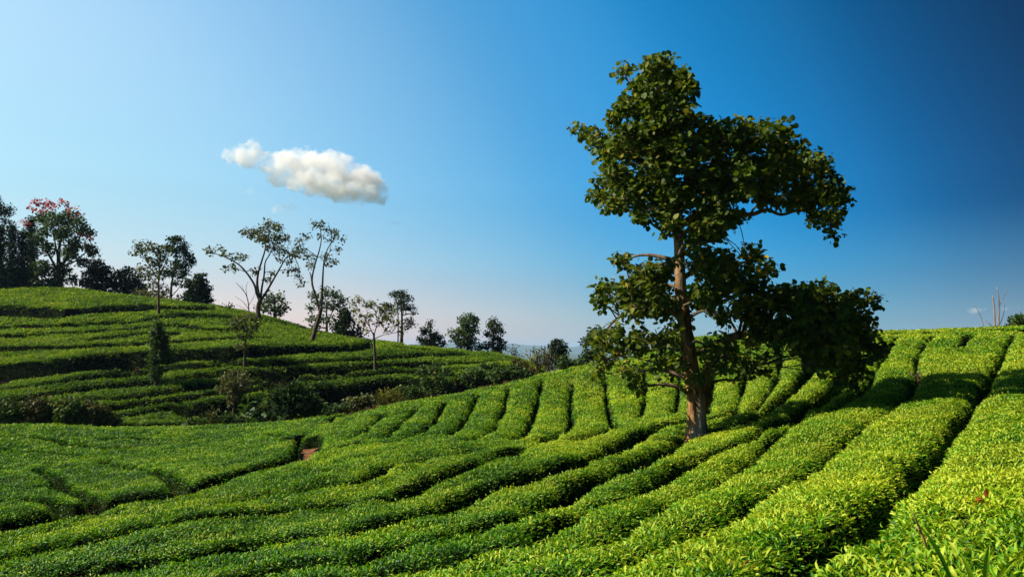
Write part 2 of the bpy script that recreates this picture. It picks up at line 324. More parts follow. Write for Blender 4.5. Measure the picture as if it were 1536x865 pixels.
BANDS = [ # wide dark steps: upper edge, lower edge, depth
([(-120,462),(0,460),(62,460),(104,463),(146,461),(208,458),(260,460),(302,458),(322,462)], [(-120,479),(0,475),(52,475),(104,473),(156,469),(198,467),(260,466),(322,465)], 1.15),
([(-120,553),(0,547),(42,545),(94,539),(135,533),(177,528),(212,527),(271,524),(319,522),(342,521),(384,518),(446,518),(509,516),(530,513),(551,510),(560,515)],
 [(-120,583),(0,574),(21,568),(83,562),(146,555),(208,549),(260,543),(321,538),(374,535),(426,533),(467,529),(509,526),(551,524),(560,521)], 1.5),
([(255,612),(292,605),(323,600),(394,592)], [(282,626),(313,618),(355,612),(394,604)], 1.1),
([(205,630),(240,631),(272,626)], [(205,638),(240,640),(276,634)], 1.0),
([(455,586),(488,578),(530,574),(572,569),(613,566),(644,571),(665,575)], [(484,598),(520,591),(561,585),(592,581),(627,582),(660,580)], 1.2),
]
# the hedges: centre line, reach to each side, label
NH = [
([(1490,960),(1500,860),(1536,760),(1552,640),(1560,560),(1565,505)], 15.0, 'broad tea hedge with yellow leaf tips filling the bottom right corner'),
([(1020,900),(1110,865),(1180,810),(1240,760),(1300,700),(1360,640),(1410,590),(1440,550),(1460,515),(1470,501)], 2.0, 'tea hedge left of the deep dark furrow, running up to the bare poles'),
([(800,910),(900,862),(960,812),(1020,775),(1080,742),(1130,710),(1200,668),(1260,628),(1310,590),(1350,550),(1367,505)], 1.9, 'tea hedge with the reddish dead bush at its upper right edge'),
([(560,900),(650,870),(760,830),(850,796),(920,765),(1000,730),(1080,692),(1150,655),(1230,605),(1290,545),(1312,508)], 1.6, 'tea hedge passing below the big tree, one row away from its trunk'),
([(380,900),(500,862),(600,832),(700,805),(800,775),(900,735),(1000,693),(1060,668),(1150,632),(1220,585),(1248,530),(1255,505)], 1.6, 'tea hedge that touches the near side of the big tree trunk'),
([(60,885),(250,860),(420,828),(560,802),(680,765),(800,732),(900,700),(1000,652),(1060,640),(1110,620),(1170,588),(1193,535),(1197,505)], 1.6, 'tea hedge from behind the big trunk down to the bottom left corner'),
([(-100,878),(0,858),(180,825),(300,800),(450,778),(560,756),(700,712),(800,688),(900,670),(950,648),(985,630)], 1.6, 'tea hedge second above the bottom left corner, ending in the shade left of the trunk'),
([(-100,838),(0,812),(80,805),(200,785),(330,765),(450,748),(560,728),(650,700),(740,675),(790,660),(822,640),(830,610),(833,572),(836,560)], 1.8, 'long tea hedge bordering the dark ditch at lower left, bending up to the crest'),
([(310,748),(370,735),(430,722),(520,703),(600,686),(700,670),(757,650),(775,620),(785,585),(790,572)], 1.7, 'tea hedge with the small patch of orange leaves near its ditch end'),
([(400,712),(440,702),(500,690),(560,675),(640,664),(705,648),(728,620),(738,592),(741,582)], 1.9, 'tea hedge starting beside the red soil patch and curving up to the crest'),
([(650,650),(680,625),(690,600),(694,592)], 1.5, 'short upright tea row on the crest slope, fourth from its left end'),
([(608,652),(630,632),(645,608),(648,600)], 1.5, 'short upright tea row on the crest slope, third from its left end'),
([(560,655),(585,638),(600,618),(603,609)], 1.5, 'short slanting tea row on the crest slope, second from its left end'),
([(480,668),(500,658),(530,640),(556,624),(562,618)], 1.8, 'leftmost slanting tea row of the crest slope, above the red soil patch'),
([(888,645),(883,600),(882,560),(884,548)], 1.5, 'upright tea row between two dark gaps just left of the drooping lower leaves'),
([(942,628),(937,590),(936,550),(938,541)], 1.5, 'upright tea row right behind the lowest left drooping branch of the big tree'),
([(985,616),(990,580),(992,545),(993,525)], 1.5, 'upright tea row seen below the low leaves left of the trunk'),
([(1036,616),(1042,575),(1045,535),(1046,508)], 1.5, 'upright tea row hidden mostly by the trunk of the big tree'),
([(1080,614),(1092,570),(1097,530),(1098,503)], 1.5, 'upright tea row seen under the curved side limb of the big tree'),
([(1118,608),(1140,565),(1145,530),(1147,503)], 1.5, 'upright tea row between the curved limb and the dark right lobe of the big tree'),
([(-100,648),(0,645),(100,650),(200,652),(300,648),(400,647),(440,645)], 4.0, 'back strip of the shaded left tea field, in front of the dark bushes'),
([(-60,665),(100,674),(200,688),(300,695),(380,680),(435,668)], 4.5, 'broad flat strip of the left tea field reaching the red soil patch'),
([(-60,688),(80,696),(130,712),(190,732),(240,730)], 3.2, 'middle strip of the left tea field ending at the widest part of the ditch'),
([(-60,725),(50,730),(90,745),(130,757)], 2.2, 'short tea strip at the left edge, second above the ditch'),
([(-100,785),(0,772),(50,770),(100,768)], 1.8, 'smallest tea strip at the left edge, right above the ditch'),
]
HH = [
([(-120,450),(-60,447),(0,447),(100,447),(200,452),(300,459)], 9.0, 'topmost tea terrace of the left hill, under the dark trees'),
([(-120,486),(0,483),(100,479),(200,474),(240,472),(300,470),(360,476),(420,486)], 3.2, 'tea row right below the upper dark step of the left hill'),
([(-120,500),(0,498),(100,492),(200,487),(260,481),(330,483),(400,489),(460,496)], 3.4, 'tea row on the left hill, second below the upper dark step'),
([(-120,518),(0,514),(100,511),(200,505),(300,499),(400,500),(470,504),(520,508)], 3.6, 'tea row on the left hill, third below the upper dark step'),
([(-120,540),(0,534),(100,530),(200,521),(300,515),(400,511),(500,511),(540,510)], 3.8, 'tea row along the brink of the widest dark step on the left hill'),
([(-120,588),(0,579),(100,566),(200,553),(320,543),(420,539),(500,534),(560,530),(620,525),(700,529)], 4.5, 'tea row right below the widest dark step on the left hill'),
([(-120,600),(0,591),(100,578),(200,565),(300,555),(426,550),(560,542),(680,538),(770,538)], 3.6, 'tea row on the left hill, second below its widest dark step'),
([(-60,608),(0,602),(83,594),(200,583),(300,572),(420,561),(560,552),(700,548)], 3.0, 'tea row on the left hill, third below its widest dark step'),
([(100,605),(170,606),(250,594),(330,582),(430,572),(540,565),(640,560)], 2.8, 'tea row on the left hill, fourth below its widest dark step'),
([(140,618),(200,613),(260,605),(320,596),(390,588),(440,582)], 2.2, 'lowest long tea row of the left hill, above the big leafed shrubs'),
([(180,627),(230,627),(268,622)], 1.6, 'short tapering tea row just right of the brown shrub bank'),
]

def raster(x0, x1, y0, y1, st, furs, bands, hedges, hr):
    gx = np.arange(x0, x1 + st, st); gy = np.arange(y0, y1 + st, st); X, Y = np.meshgrid(gx, gy, indexing='ij')
    carve = np.zeros_like(X)
    jit = vnoise(X, Y, .45, 11) * .05 + vnoise(X, Y, 1.4, 12) * .05 + vnoise(X, Y, .2, 13) * .03
    if st > .2: jit = vnoise(X, Y, 1.2, 11) * .15 + vnoise(X, Y, 3.4, 12) * .18
    def dist_to(Pl, R_):
        D = np.full(X.shape, 99.0); T = np.zeros(X.shape)
        for k in range(len(Pl) - 1):
            a = Pl[k, :2]; b = Pl[k + 1, :2]; m = np.minimum(a, b) - R_; M = np.maximum(a, b) + R_
            i0, i1 = np.searchsorted(gx, [m[0], M[0]]); j0, j1 = np.searchsorted(gy, [m[1], M[1]])
            if i1 <= i0 or j1 <= j0: continue
            xx = X[i0:i1, j0:j1]; yy = Y[i0:i1, j0:j1]; ab = b - a; l2 = max((ab ** 2).sum(), 1e-9)
            t = np.clip(((xx - a[0]) * ab[0] + (yy - a[1]) * ab[1]) / l2, 0, 1)
            d = np.hypot(xx - a[0] - t * ab[0], yy - a[1] - t * ab[1])
            D[i0:i1, j0:j1] = np.minimum(D[i0:i1, j0:j1], d)
        return D
    wall0 = .13 if st < .2 else .25
    for fi_, f in enumerate(furs):
        rr = f[3] if len(f) > 3 else hr
        if furs is FUR and fi_ in (4, 5, 6, 7): f = (f[0], f[1] + (.05 if fi_ < 6 else .11), f[2] - (.15 if fi_ < 6 else 0))
        if furs is FUR and (fi_ in (2, 3, 8) or fi_ >= 10) and f[0][0][0] > 500: f = (f[0], f[1] * .3, f[2] * .72)
        if furs is HFUR: f = (f[0], f[1] + .12, f[2] + .1)
        P = line(f[0], *rr); D = dist_to(P, 2.0) + jit
        wall = .19 if furs is FUR and fi_ == 0 else .14 if furs is FUR and fi_ in (2, 3, 4, 5) else wall0
        carve = np.maximum(carve, f[2] * (1 - sstep(f[1] * .7, f[1] + wall, D)) + .05 * (1 - sstep(.1, .5, D)))
    wall = wall0
    for up, lo, dep in bands:
        A = line(up, *hr); B_ = line(lo, *hr); poly = np.vstack([A, B_[::-1]])[:, :2]
        mnx, mny = poly.min(0) - 3; mxx, mxy = poly.max(0) + 3
        D = np.minimum(dist_to(A, 2.0), dist_to(B_, 2.0)); ins = np.zeros(X.shape, bool)
        for k in range(len(poly)):
            a = poly[k]; b = poly[(k + 1) % len(poly)]
            c = ((a[1] > Y) != (b[1] > Y))
            with np.errstate(all='ignore'): c &= X < (b[0] - a[0]) * (Y - a[1]) / (b[1] - a[1] + 1e-12) + a[0]
            ins ^= c
        D = np.where(ins, -D, D) + jit
        carve = np.maximum(carve, dep * (1 - sstep(-.15, wall, D)))
    ditch = carve > 1.0
    for _ in range(7 if st < .2 else 0):
        dd_ = ditch.copy(); dd_[1:] |= ditch[:-1]; dd_[:-1] |= ditch[1:]; dd_[:, 1:] |= ditch[:, :-1]; dd_[:, :-1] |= ditch[:, 1:]; ditch = dd_
    best = np.full(X.shape, 99.0); hid = np.full(X.shape, -1)
    edge = np.full(X.shape, -9.0)
    for k, h in enumerate(hedges):
        rr = ((2.2, 46) if k < 20 else (9, 42)) if hedges is NH else hr
        P = line(h[0], *rr, m=6); D = dist_to(P, h[1] + .5)
        w_ = D / (1 if h[1] < 5 else 1)
        b = (w_ < best); best = np.where(b, w_, best); hid = np.where(b, k, hid); edge = np.where(b, h[1] - D + jit * 3, edge)
    hid[edge < 0] = -1
    carve = np.maximum(carve, .75 * (1 - sstep(.0, .4, edge)))
    return dict(x0=x0, y0=y0, st=st, X=X, Y=Y, S=S(X, Y), carve=carve, hid=hid, ditch=ditch)
NR = raster(-31, 29, .4, 47, .12, FUR, [], NH, N)
HRs = raster(-86, 14, 42, 108, .3, HFUR, BANDS, HH, HR)

def field(Rs):
    X, Y, c = Rs['X'], Rs['Y'], Rs['carve']
    z = Rs['S'] - c + (1 - np.clip(c, 0, .7) / .7) * (.04 * vnoise(X, Y, .55, 21) + (.07 * vnoise(X, Y, 2.1, 22) + .08 * vnoise(X, Y, 5, 23)) * (1 - .6 * sstep(17, 26, Y))) + .03 * vnoise(X, Y, .28, 24)
    if Rs['st'] > .2: z = z + (1 - np.clip(c, 0, .7) / .7) * (.06 * vnoise(X, Y, 1.6, 25) + .08 * vnoise(X, Y, 4.5, 26))
    return z
NR['Z'] = field(NR); HRs['Z'] = field(HRs)

M_OLD = leaf_mat('old_tea_leaf', [(0, (.03, .018, .008)), (.5, (.10, .05, .015)), (.8, (.10, .09, .012)), (1, (.32, .13, .03))], rough=.7, trans=.15, spec=.1)
def make_hedges(Rs, hedges, mats, kL, group, lai):
    X, Y, Z, hid, st = Rs['X'], Rs['Y'], Rs['Z'], Rs['hid'], Rs['st']
    zx, zy = np.gradient(Z, st); cz = Z[:-1, :-1]
    cx = X[:-1, :-1] + st / 2; cy = Y[:-1, :-1] + st / 2
    ch = hid[:-1, :-1]; deep = Rs['carve'][:-1, :-1]
    sl_ = np.sqrt(1 + np.clip(zx ** 2 + zy ** 2, 0, 12))[:-1, :-1]
    u = 768 + F * cx / np.maximum(cy, .3); vis = (u > -330) & (u < np.where(cy < 14, 2600, 1850)) & (cy > .5)
    L = np.clip(kL * np.hypot(cx, cy), .050, .4)
    dens = lai / (.25 * L * L) * st * st * sl_ * vis * (ch >= 0) * np.where(deep > .5, (.35 if Rs is NR else .6), np.where(deep > .2, .65, 1))
    dens = dens * np.where(Rs['ditch'][:-1, :-1] & (deep > .2) & (Rs is NR), .3, 1)
    if Rs is NR: dens *= (cz > -0.285 * cy - 1.5)
    num = rng.poisson(dens)
    for k, h in enumerate(hedges):
        B = Build(); sel = (ch == k) & ((deep < (.66 if Rs is NR else 1.7)) | Rs['ditch'][:-1, :-1])
        if not sel.any(): continue
        ii, jj = np.where(sel); ny = X.shape[1]
        q = np.stack([ii * ny + jj, (ii + 1) * ny + jj, (ii + 1) * ny + jj + 1, ii * ny + jj + 1], 1)
        uq, inv = np.unique(q, return_inverse=True)
        V = np.stack([X.ravel()[uq], Y.ravel()[uq], Z.ravel()[uq] - (.06 if Rs is NR else .09)], 1)
        B.add(V, inv.ravel(), np.full(len(q), 4), 0, .2)
        ii, jj = np.where((ch == k) & (num > 0)); c = num[ii, jj]; ii = np.repeat(ii, c); jj = np.repeat(jj, c); n = len(ii)
        if n:
            fx = rng.random(n); fy = rng.random(n)
            g = lambda A: (A[ii, jj] * (1 - fx) + A[ii + 1, jj] * fx) * (1 - fy) + (A[ii, jj + 1] * (1 - fx) + A[ii + 1, jj + 1] * fx) * fy
            x = X[ii, jj] + fx * st; y = Y[ii, jj] + fy * st; Lr = L[ii, jj] * rng.uniform(.7, 1.3, n)
            off = rng.uniform(-.075, .01, n) if Rs is NR else rng.uniform(-.13, .04, n)
            tall = rng.random(n) < .03; off = np.where(tall, off + .05, off)
            P = np.stack([x, y, g(Z) + off], 1)
            nn = norm(np.stack([-g(zx), -g(zy), np.ones(n)], 1)); az = rng.uniform(0, 2 * math.pi, n)
            hz = np.stack([np.cos(az), np.sin(az), np.zeros(n)], 1); up = rng.uniform(.15, 1.3, n)[:, None]
            D = norm(hz + nn * up * 1.25 + rng.normal(0, .15, (n, 3))); NN = norm(nn * 1.0 - hz * .45 + rng.normal(0, .35, (n, 3)))
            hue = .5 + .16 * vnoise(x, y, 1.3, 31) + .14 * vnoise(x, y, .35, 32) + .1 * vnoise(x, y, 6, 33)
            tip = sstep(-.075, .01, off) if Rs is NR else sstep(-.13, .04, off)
            rnd = np.clip(hue + rng.normal(0, .18, n) + (tip - .5) * .42 - (.75 if Rs is NR else 1.1) * np.clip(Rs['carve'][ii, jj] - .08, 0, .6) + h_bias(Rs, k, x, y), 0, 1)  # carve term darkens wall leaves: older foliage plus shade painted into the tone
            W = Lr * rng.uniform(.26, .38, n); dist = np.hypot(x, y); nr = dist < 13
            old = rng.random(n) < .008 + .10 * sstep(.45, .85, vnoise(x, y, 1.1, 35)) * sstep(0, .5, vnoise(x, y, 7, 36)) + .12 * sstep(.3, .6, Rs['carve'][ii, jj])
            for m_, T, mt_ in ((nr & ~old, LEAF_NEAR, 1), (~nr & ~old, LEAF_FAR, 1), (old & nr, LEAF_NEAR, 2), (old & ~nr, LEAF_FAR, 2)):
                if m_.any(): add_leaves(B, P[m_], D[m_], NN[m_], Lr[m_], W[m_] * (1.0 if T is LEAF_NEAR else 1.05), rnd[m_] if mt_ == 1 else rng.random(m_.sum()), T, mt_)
        org = (float(X[np.where(sel)].mean()), float(Y[np.where(sel)].mean()), 0.0)
        org = (org[0], org[1], float(S(org[0], org[1]) - .8))
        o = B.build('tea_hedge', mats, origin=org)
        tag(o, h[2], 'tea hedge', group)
def h_bias(Rs, k, x, y):  # yellower shoots at right; light falling off leftwards put into leaf tone
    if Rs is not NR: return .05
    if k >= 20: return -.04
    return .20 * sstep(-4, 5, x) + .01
make_hedges(NR, NH, [M_CORE, M_TEA, M_OLD], .0025, 'rows of clipped tea bushes on the near slope and field', 1.15)
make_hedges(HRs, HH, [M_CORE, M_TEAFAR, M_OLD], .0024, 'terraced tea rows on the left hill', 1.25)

# ------------------------------------------------------------------ ground: one sheet out to the horizon
def axis(a, b, st, far):
    c = list(np.arange(a, b + st, st)); s_ = st; x = c[-1]
    while x < far: s_ *= 1.22; x += s_; c.append(x)
    s_ = st; x = c[0]
    while x > -far: s_ *= 1.22; x -= s_; c.insert(0, x)
    return np.array(c)
M_FAR = surf_mat('far_forest', (.03, .055, .025), (.07, .10, .04), scale=.004, bump=0)
gx = axis(-88, 46, .55, 12000); gy = axis(-16, 112, .55, 12000); GX, GY = np.meshgrid(gx, gy, indexing='ij')
def look(Rs, key, x, y, fill):
    i = np.round((x - Rs['x0']) / Rs['st']).astype(int); j = np.round((y - Rs['y0']) / Rs['st']).astype(int)
    ok = (i >= 0) & (j >= 0) & (i < Rs['X'].shape[0]) & (j < Rs['X'].shape[1]); r = np.full(x.shape, fill, float)
    r[ok] = Rs[key][i[ok], j[ok]]; return r
def ground_z(x, y):
    x = np.asarray(x, float); y = np.asarray(y, float)
    dep = np.maximum(look(HRs, 'carve', x, y, 0), .8); dep = np.maximum(dep, look(NR, 'ditch', x, y, 0) * 1.6); return S(x, y) - dep - .04 + .05 * vnoise(x, y, 1.1, 41)
GZ = ground_z(GX, GY)
nx_, ny_ = GX.shape; i, j = np.meshgrid(np.arange(nx_ - 1), np.arange(ny_ - 1), indexing='ij')
q = np.stack([i * ny_ + j, (i + 1) * ny_ + j, (i + 1) * ny_ + j + 1, i * ny_ + j + 1], -1).reshape(-1, 4)
B = Build(); B.add(np.stack([GX.ravel(), GY.ravel(), GZ.ravel()], 1), q.ravel(), np.full(len(q), 4), 0, .5)
gob = B.build('ground', [M_SOIL, M_FAR], smooth=True); tag(gob, kind='structure')
cxx = GX[:-1, :-1].ravel(); cyy = GY[:-1, :-1].ravel(); mi = np.where((np.abs(cxx + 20) > 75) | (cyy > 118) | (cyy < -20), 1, 0)
gob.data.polygons.foreach_set('material_index', mi.astype(np.int32)); gob.data.update()

def soil_patch(poly, d0, d1, drop, m):
    P = hit([(a, b) for a, b in poly], d0, d1)[:, :2]; mn = P.min(0); mx = P.max(0); st = max((mx - mn).max() / 26, .05)
    X, Y = np.meshgrid(np.arange(mn[0] - .3, mx[0] + .3, st), np.arange(mn[1] - .3, mx[1] + .3, st), indexing='ij'); c = P.mean(0)
    ins = np.zeros(X.shape, bool)
    for k in range(len(P)):
        a = P[k]; b = P[(k + 1) % len(P)]
        q_ = ((a[1] > Y) != (b[1] > Y))
        with np.errstate(all='ignore'): q_ &= X < (b[0] - a[0]) * (Y - a[1]) / (b[1] - a[1] + 1e-12) + a[0]
        ins ^= q_
    Z = S(X, Y) - drop + .08 * vnoise(X, Y, .35, 71) + .12 * vnoise(X, Y, 1.0, 72); nx, ny = X.shape
    i, j = np.where(ins[:-1, :-1]); q = np.stack([i * ny + j, (i + 1) * ny + j, (i + 1) * ny + j + 1, i * ny + j + 1], 1)
    uq, inv = np.unique(q, return_inverse=True); b = Build(); b.add(np.stack([X.ravel()[uq], Y.ravel()[uq], Z.ravel()[uq]], 1), inv.ravel(), np.full(len(q), 4), 0, .5)
    tag(b.build('soil_bank', m, smooth=True), kind='structure')
soil_patch([(446,666),(454,657),(468,655),(471,668),(468,679),(459,687),(448,684)], 15, 40, .42, M_CLAY)
soil_patch([(244,756),(252,744),(264,745),(268,753),(258,760)], 9, 40, .5, M_CLAY)
# ------------------------------------------------------------------ trees and shrubs
M_BIG = leaf_mat('broad_leaf', [(0, (.018, .048, .006)), (.5, (.074, .114, .008)), (.85, (.185, .195, .014)), (1, (.36, .27, .03))], rough=.6, trans=.34, spec=.2)
M_GRN = leaf_mat('green_leaf', [(0, (.016, .045, .010)), (.6, (.045, .095, .014)), (1, (.12, .16, .02))], rough=.55, trans=.25, spec=.25)
M_DRK = leaf_mat('dark_leaf', [(0, (.010, .024, .008)), (.6, (.028, .055, .014)), (1, (.07, .10, .02))], rough=.85, trans=.1, spec=.05)
M_OLV = leaf_mat('olive_leaf', [(0, (.03, .045, .014)), (.6, (.075, .095, .022)), (1, (.20, .15, .05))], rough=.55, trans=.3, spec=.25)
M_YEL = leaf_mat('yellow_leaf', [(0, (.05, .08, .012)), (.5, (.13, .15, .02)), (1, (.28, .19, .05))], rough=.55, trans=.35, spec=.25)
M_BRN = leaf_mat('brown_leaf', [(0, (.025, .028, .010)), (.5, (.060, .065, .016)), (.8, (.10, .11, .02)), (1, (.20, .10, .03))], rough=.65, trans=.2, spec=.15)
M_RED = leaf_mat('red_blossom', [(0, (.25, .04, .03)), (.6, (.45, .09, .07)), (1, (.60, .25, .20))], rough=.6, trans=.3, tcol=(1.2, .7, .6), spec=.2)
M_SCR = leaf_mat('scrub_leaf', [(0, (.014, .032, .008)), (.5, (.04, .085, .012)), (.85, (.10, .14, .02)), (1, (.20, .16, .05))], rough=.6, trans=.25, spec=.2, noise_scale=.4)

def ellip(n, surf=.55):
    """random points of a ball, biased to its outside"""
    return rand_unit(n) * (rng.random(n) ** (1 / 3.0) * (1 - surf) + surf * rng.uniform(.75, 1.05, n))[:, None]

def leaf_clump(B, C, r, n, size, mat, tmpl, flat=.75, droop=.2, wid=.85):
    """n leaves spread in a clump of radius r about each centre of C"""
    k = len(C); c = np.repeat(C, n, 0); m = len(c)
    off = rand_unit(m) * (rng.random(m) ** .45)[:, None] * np.repeat(r, n)[:, None]; off[:, 2] *= flat
    D = norm(off / np.maximum(np.repeat(r, n)[:, None], .01) + rng.normal(0, .7, (m, 3)) + np.array((0, 0, -droop)))
    NN = norm(np.array((0, 0, 1.)) + rng.normal(0, .55, (m, 3)) + off / np.maximum(np.repeat(r, n)[:, None], .01) * .5)
    L = size * rng.uniform(.45, 1.3, m)
    tone = np.repeat(rng.normal(0, .13, k), n)
    rnd = np.clip(.42 + tone + rng.normal(0, .17, m) + (rng.random(m) < .03) * .5, 0, 1)
    add_leaves(B, c + off, D, NN, L, L * wid * rng.uniform(.8, 1.1, m), rnd, tmpl, mat)

def tree(name, label, cat, d, trunks, blobs, leafm, size, barkm=None, group=None, base=None, r0=.12, clump=None, per=14, dens=1.0,
         depth=.8, tmpl=LEAF_FAR, extra=None, flat=.8, droop=.2, wid=.85, seat=True, kdepth=None, twig=True):
    """trunks: list of (pixel path, first radius, last radius); blobs: (u, v, radius px); all at distance d"""
    sc_ = d / F
    b3 = px(*base, d) if base else px(*trunks[0][0][0], d)
    gz = float(ground_z(b3[0], b3[1])); root = empty(name, (b3[0], b3[1], min(gz, b3[2]))); tag(root, label, cat, group)
    org = np.array(root.location); T = Build(); nodes = []; far_ = d > 30
    barkm = barkm or M_BARKD
    bc = np.array([(b[0], b[1]) for b in blobs]) if blobs else np.zeros((0, 2)); cu, cv = (bc.mean(0) if len(bc) else (0, 0))
    ext = max(np.abs(bc[:, 0] - cu).max() if len(bc) else 1, 6)
    for ti, tr in enumerate(trunks):
        pth, ra, rb = tr[:3]; dd0, dd1 = (tr[3], tr[4]) if len(tr) > 3 else (0, 0)
        n = len(pth); P = np.array([px(u, v, d + dd0 + (dd1 - dd0) * i / max(n - 1, 1)) for i, (u, v) in enumerate(pth)])
        P = smooth_path(P, 5)
        if ti == 0 and seat: P = np.vstack([[P[0][0], P[0][1], gz - .25], P]) if P[0][2] > gz - .2 else P
        n = len(P); rad = np.linspace(ra, rb, n)
        if ti == 0 and seat and len(P) > 5: rad[:5] *= (1.5, 1.35, 1.2, 1.1, 1.04)
        add_tube(T, P, rad, 0, 12 if ra > .25 else 7, .10 if ra > .2 else .06); nodes += [(p, r) for p, r in zip(P[1:], rad[1:])]
    nodesP = np.array([n_[0] for n_ in nodes]) if nodes else None; nodesR = np.array([n_[1] for n_ in nodes]) if nodes else None
    size = size * (1 if d < 30 else .78); cr_ = Build(); br = T if far_ else Build(); cl = clump or size * 1.7
    for b in blobs:
        u, v, r = b[:3]; rm = r * sc_
        if len(b) > 3: dds = [b[3]]
        else:
            sp = ext * sc_ * depth * math.sqrt(max(1 - min(abs(u - cu) / ext, 1) ** 2, .06))
            dds = [rng.uniform(-sp, -.15 * sp), rng.uniform(.15 * sp, sp)] if depth > .3 else [rng.uniform(-sp, sp)]
        for q_ in dds:
            C = px(u, v, d + q_)
            k = max(2, int(round(dens * (2.2 if d < 30 else 5.2) * (rm / cl) ** 2 * 2.0 / len(dds) ** .5)))
            cc = C + ellip(k) * np.array((rm, rm * (1.0 if kdepth is None else kdepth), rm)) * .82
            leaf_clump(cr_, cc, np.full(k, cl) * rng.uniform(.7, 1.2, k), per, size, 0, tmpl, flat, droop, wid)
            if nodesP is not None and twig:
                w_ = np.linalg.norm(nodesP - C, axis=1) + np.maximum(nodesP[:, 2] - C[2] + .25 * rm, 0) * 1.5
                i_ = int(np.argmin(w_)); A = nodesP[i_]; ra = min(nodesR[i_] * .6, .02 + .03 * np.linalg.norm(C - A)) 
                mid = (A + C) / 2 + np.array((0, 0, .05 * np.linalg.norm(C - A))) + rng.normal(0, .05, 3) * np.linalg.norm(C - A)
                pp = smooth_path([A, mid, C], 4); add_tube(br, pp, np.linspace(max(ra, .012), .012, len(pp)), 0, 5, .05)
                nt_ = min(k, 6 if d < 30 else 3)
                for c_ in cc[:nt_]:
                    s_ = pp[rng.integers(len(pp) // 2, len(pp))]; m_ = (s_ + c_) / 2 + rng.normal(0, .04, 3)
                    add_tube(br, [s_, m_, c_], [.014, .010, .006] if d < 30 else [.03, .02, .012], 0, 4, 0)
    if T.n: T.build('trunk', barkm, root, org, smooth=True)
    if br.n and not far_: br.build('branches', M_BARKD, root, org, smooth=True)
    if cr_.n: cr_.build('crown', leafm, root, org)
    if extra:
        for nm, mt, bl, sz in extra:
            E = Build()
            for u, v, r in bl:
                C = px(u, v, d + rng.uniform(-1, 1)); k = max(2, int(r * 1.2)); cc = C + ellip(k) * r * sc_
                leaf_clump(E, cc, np.full(k, sz), 7, sz, 0, LEAF_FAR, .8, 0, .7)
            E.build(nm, mt, root, org)
    return root
def at_hill(u, v): return float(hit([(u, v)], 43, 105)[0][1])

# the big tree
BIG = [(985,110,30),(1022,135,32),(960,145,34),(1000,92,16),(938,105,14),(930,178,24),(1000,180,42),(870,200,12),(895,208,20),(920,222,28),(950,215,34),(922,262,26),(896,285,18),(915,300,18),(950,290,34),(990,250,42),
(1000,300,36),(1030,230,42),(1075,210,34),(1120,208,32),(1160,205,26),(1185,238,34),(1222,250,26),(1245,285,26),(1245,322,20),(1247,346,12),(1205,290,30),(1150,265,40),(1100,265,44),(1060,285,44),(1222,325,14),(1150,300,18),
(1100,325,24),(1060,335,30),(1005,338,18),(1040,180,24),(975,200,34),(1265,300,10),(1170,300,14),(1040,360,22),(1075,355,14),(960,320,16),
(935,388,16),(960,402,18),(905,430,18),(940,440,26),(980,425,26),(1000,400,18),(990,455,26),(955,468,18),(900,452,14),(1060,395,28),(1090,390,24),(1130,382,20),(1150,400,15),(1060,440,28),(1100,425,28),(1085,468,22),(1130,420,20),(1030,478,12),
(1125,458,26),(1165,448,28),(1200,440,24),(1235,435,20),(1270,450,22),(1300,450,14),(1318,452,8),(1250,475,38),(1200,478,38),(1150,488,28),(1288,490,30),(1312,520,18),(1250,520,40),(1205,510,28),(1285,545,24),(1265,566,15),(1230,545,15),(1225,455,26),(1180,500,26),
(925,500,22),(900,510,18),(960,510,22),(990,515,20),(1010,505,18),(904,540,14),(900,560,8),(945,560,16),(953,582,12),(925,530,14),(985,545,15),(1020,545,18),(1000,565,9),(1045,560,15),(1060,520,18),(1030,580,9),(1012,480,12),
(1075,540,20),(1100,535,18),(1128,545,18),(1148,560,10),(1108,568,10),(1090,512,16),(1130,512,14),(1150,530,10)]
DB = 20.4
big_blobs = []
for (u, v, r) in BIG:
    if v < 370: R_, c_ = 190, 1065
    elif u > 1120 and v < 580: R_, c_ = 105, 1220
    else: R_, c_ = 130, 1030
    sp = max(math.sqrt(max(1 - ((u - c_) / R_) ** 2, .04)) * R_ * DB / F * .62, .25)
    n = 3 if r > 24 else 2 if r > 13 else 1
    for t in np.linspace(-1, 1, n) if n > 1 else (rng.uniform(-.6, .6),):
        big_blobs.append((u + rng.normal(0, 2), v + rng.normal(0, 2), r * (1 if abs(t) < .5 else .85), t * sp + rng.normal(0, .12)))
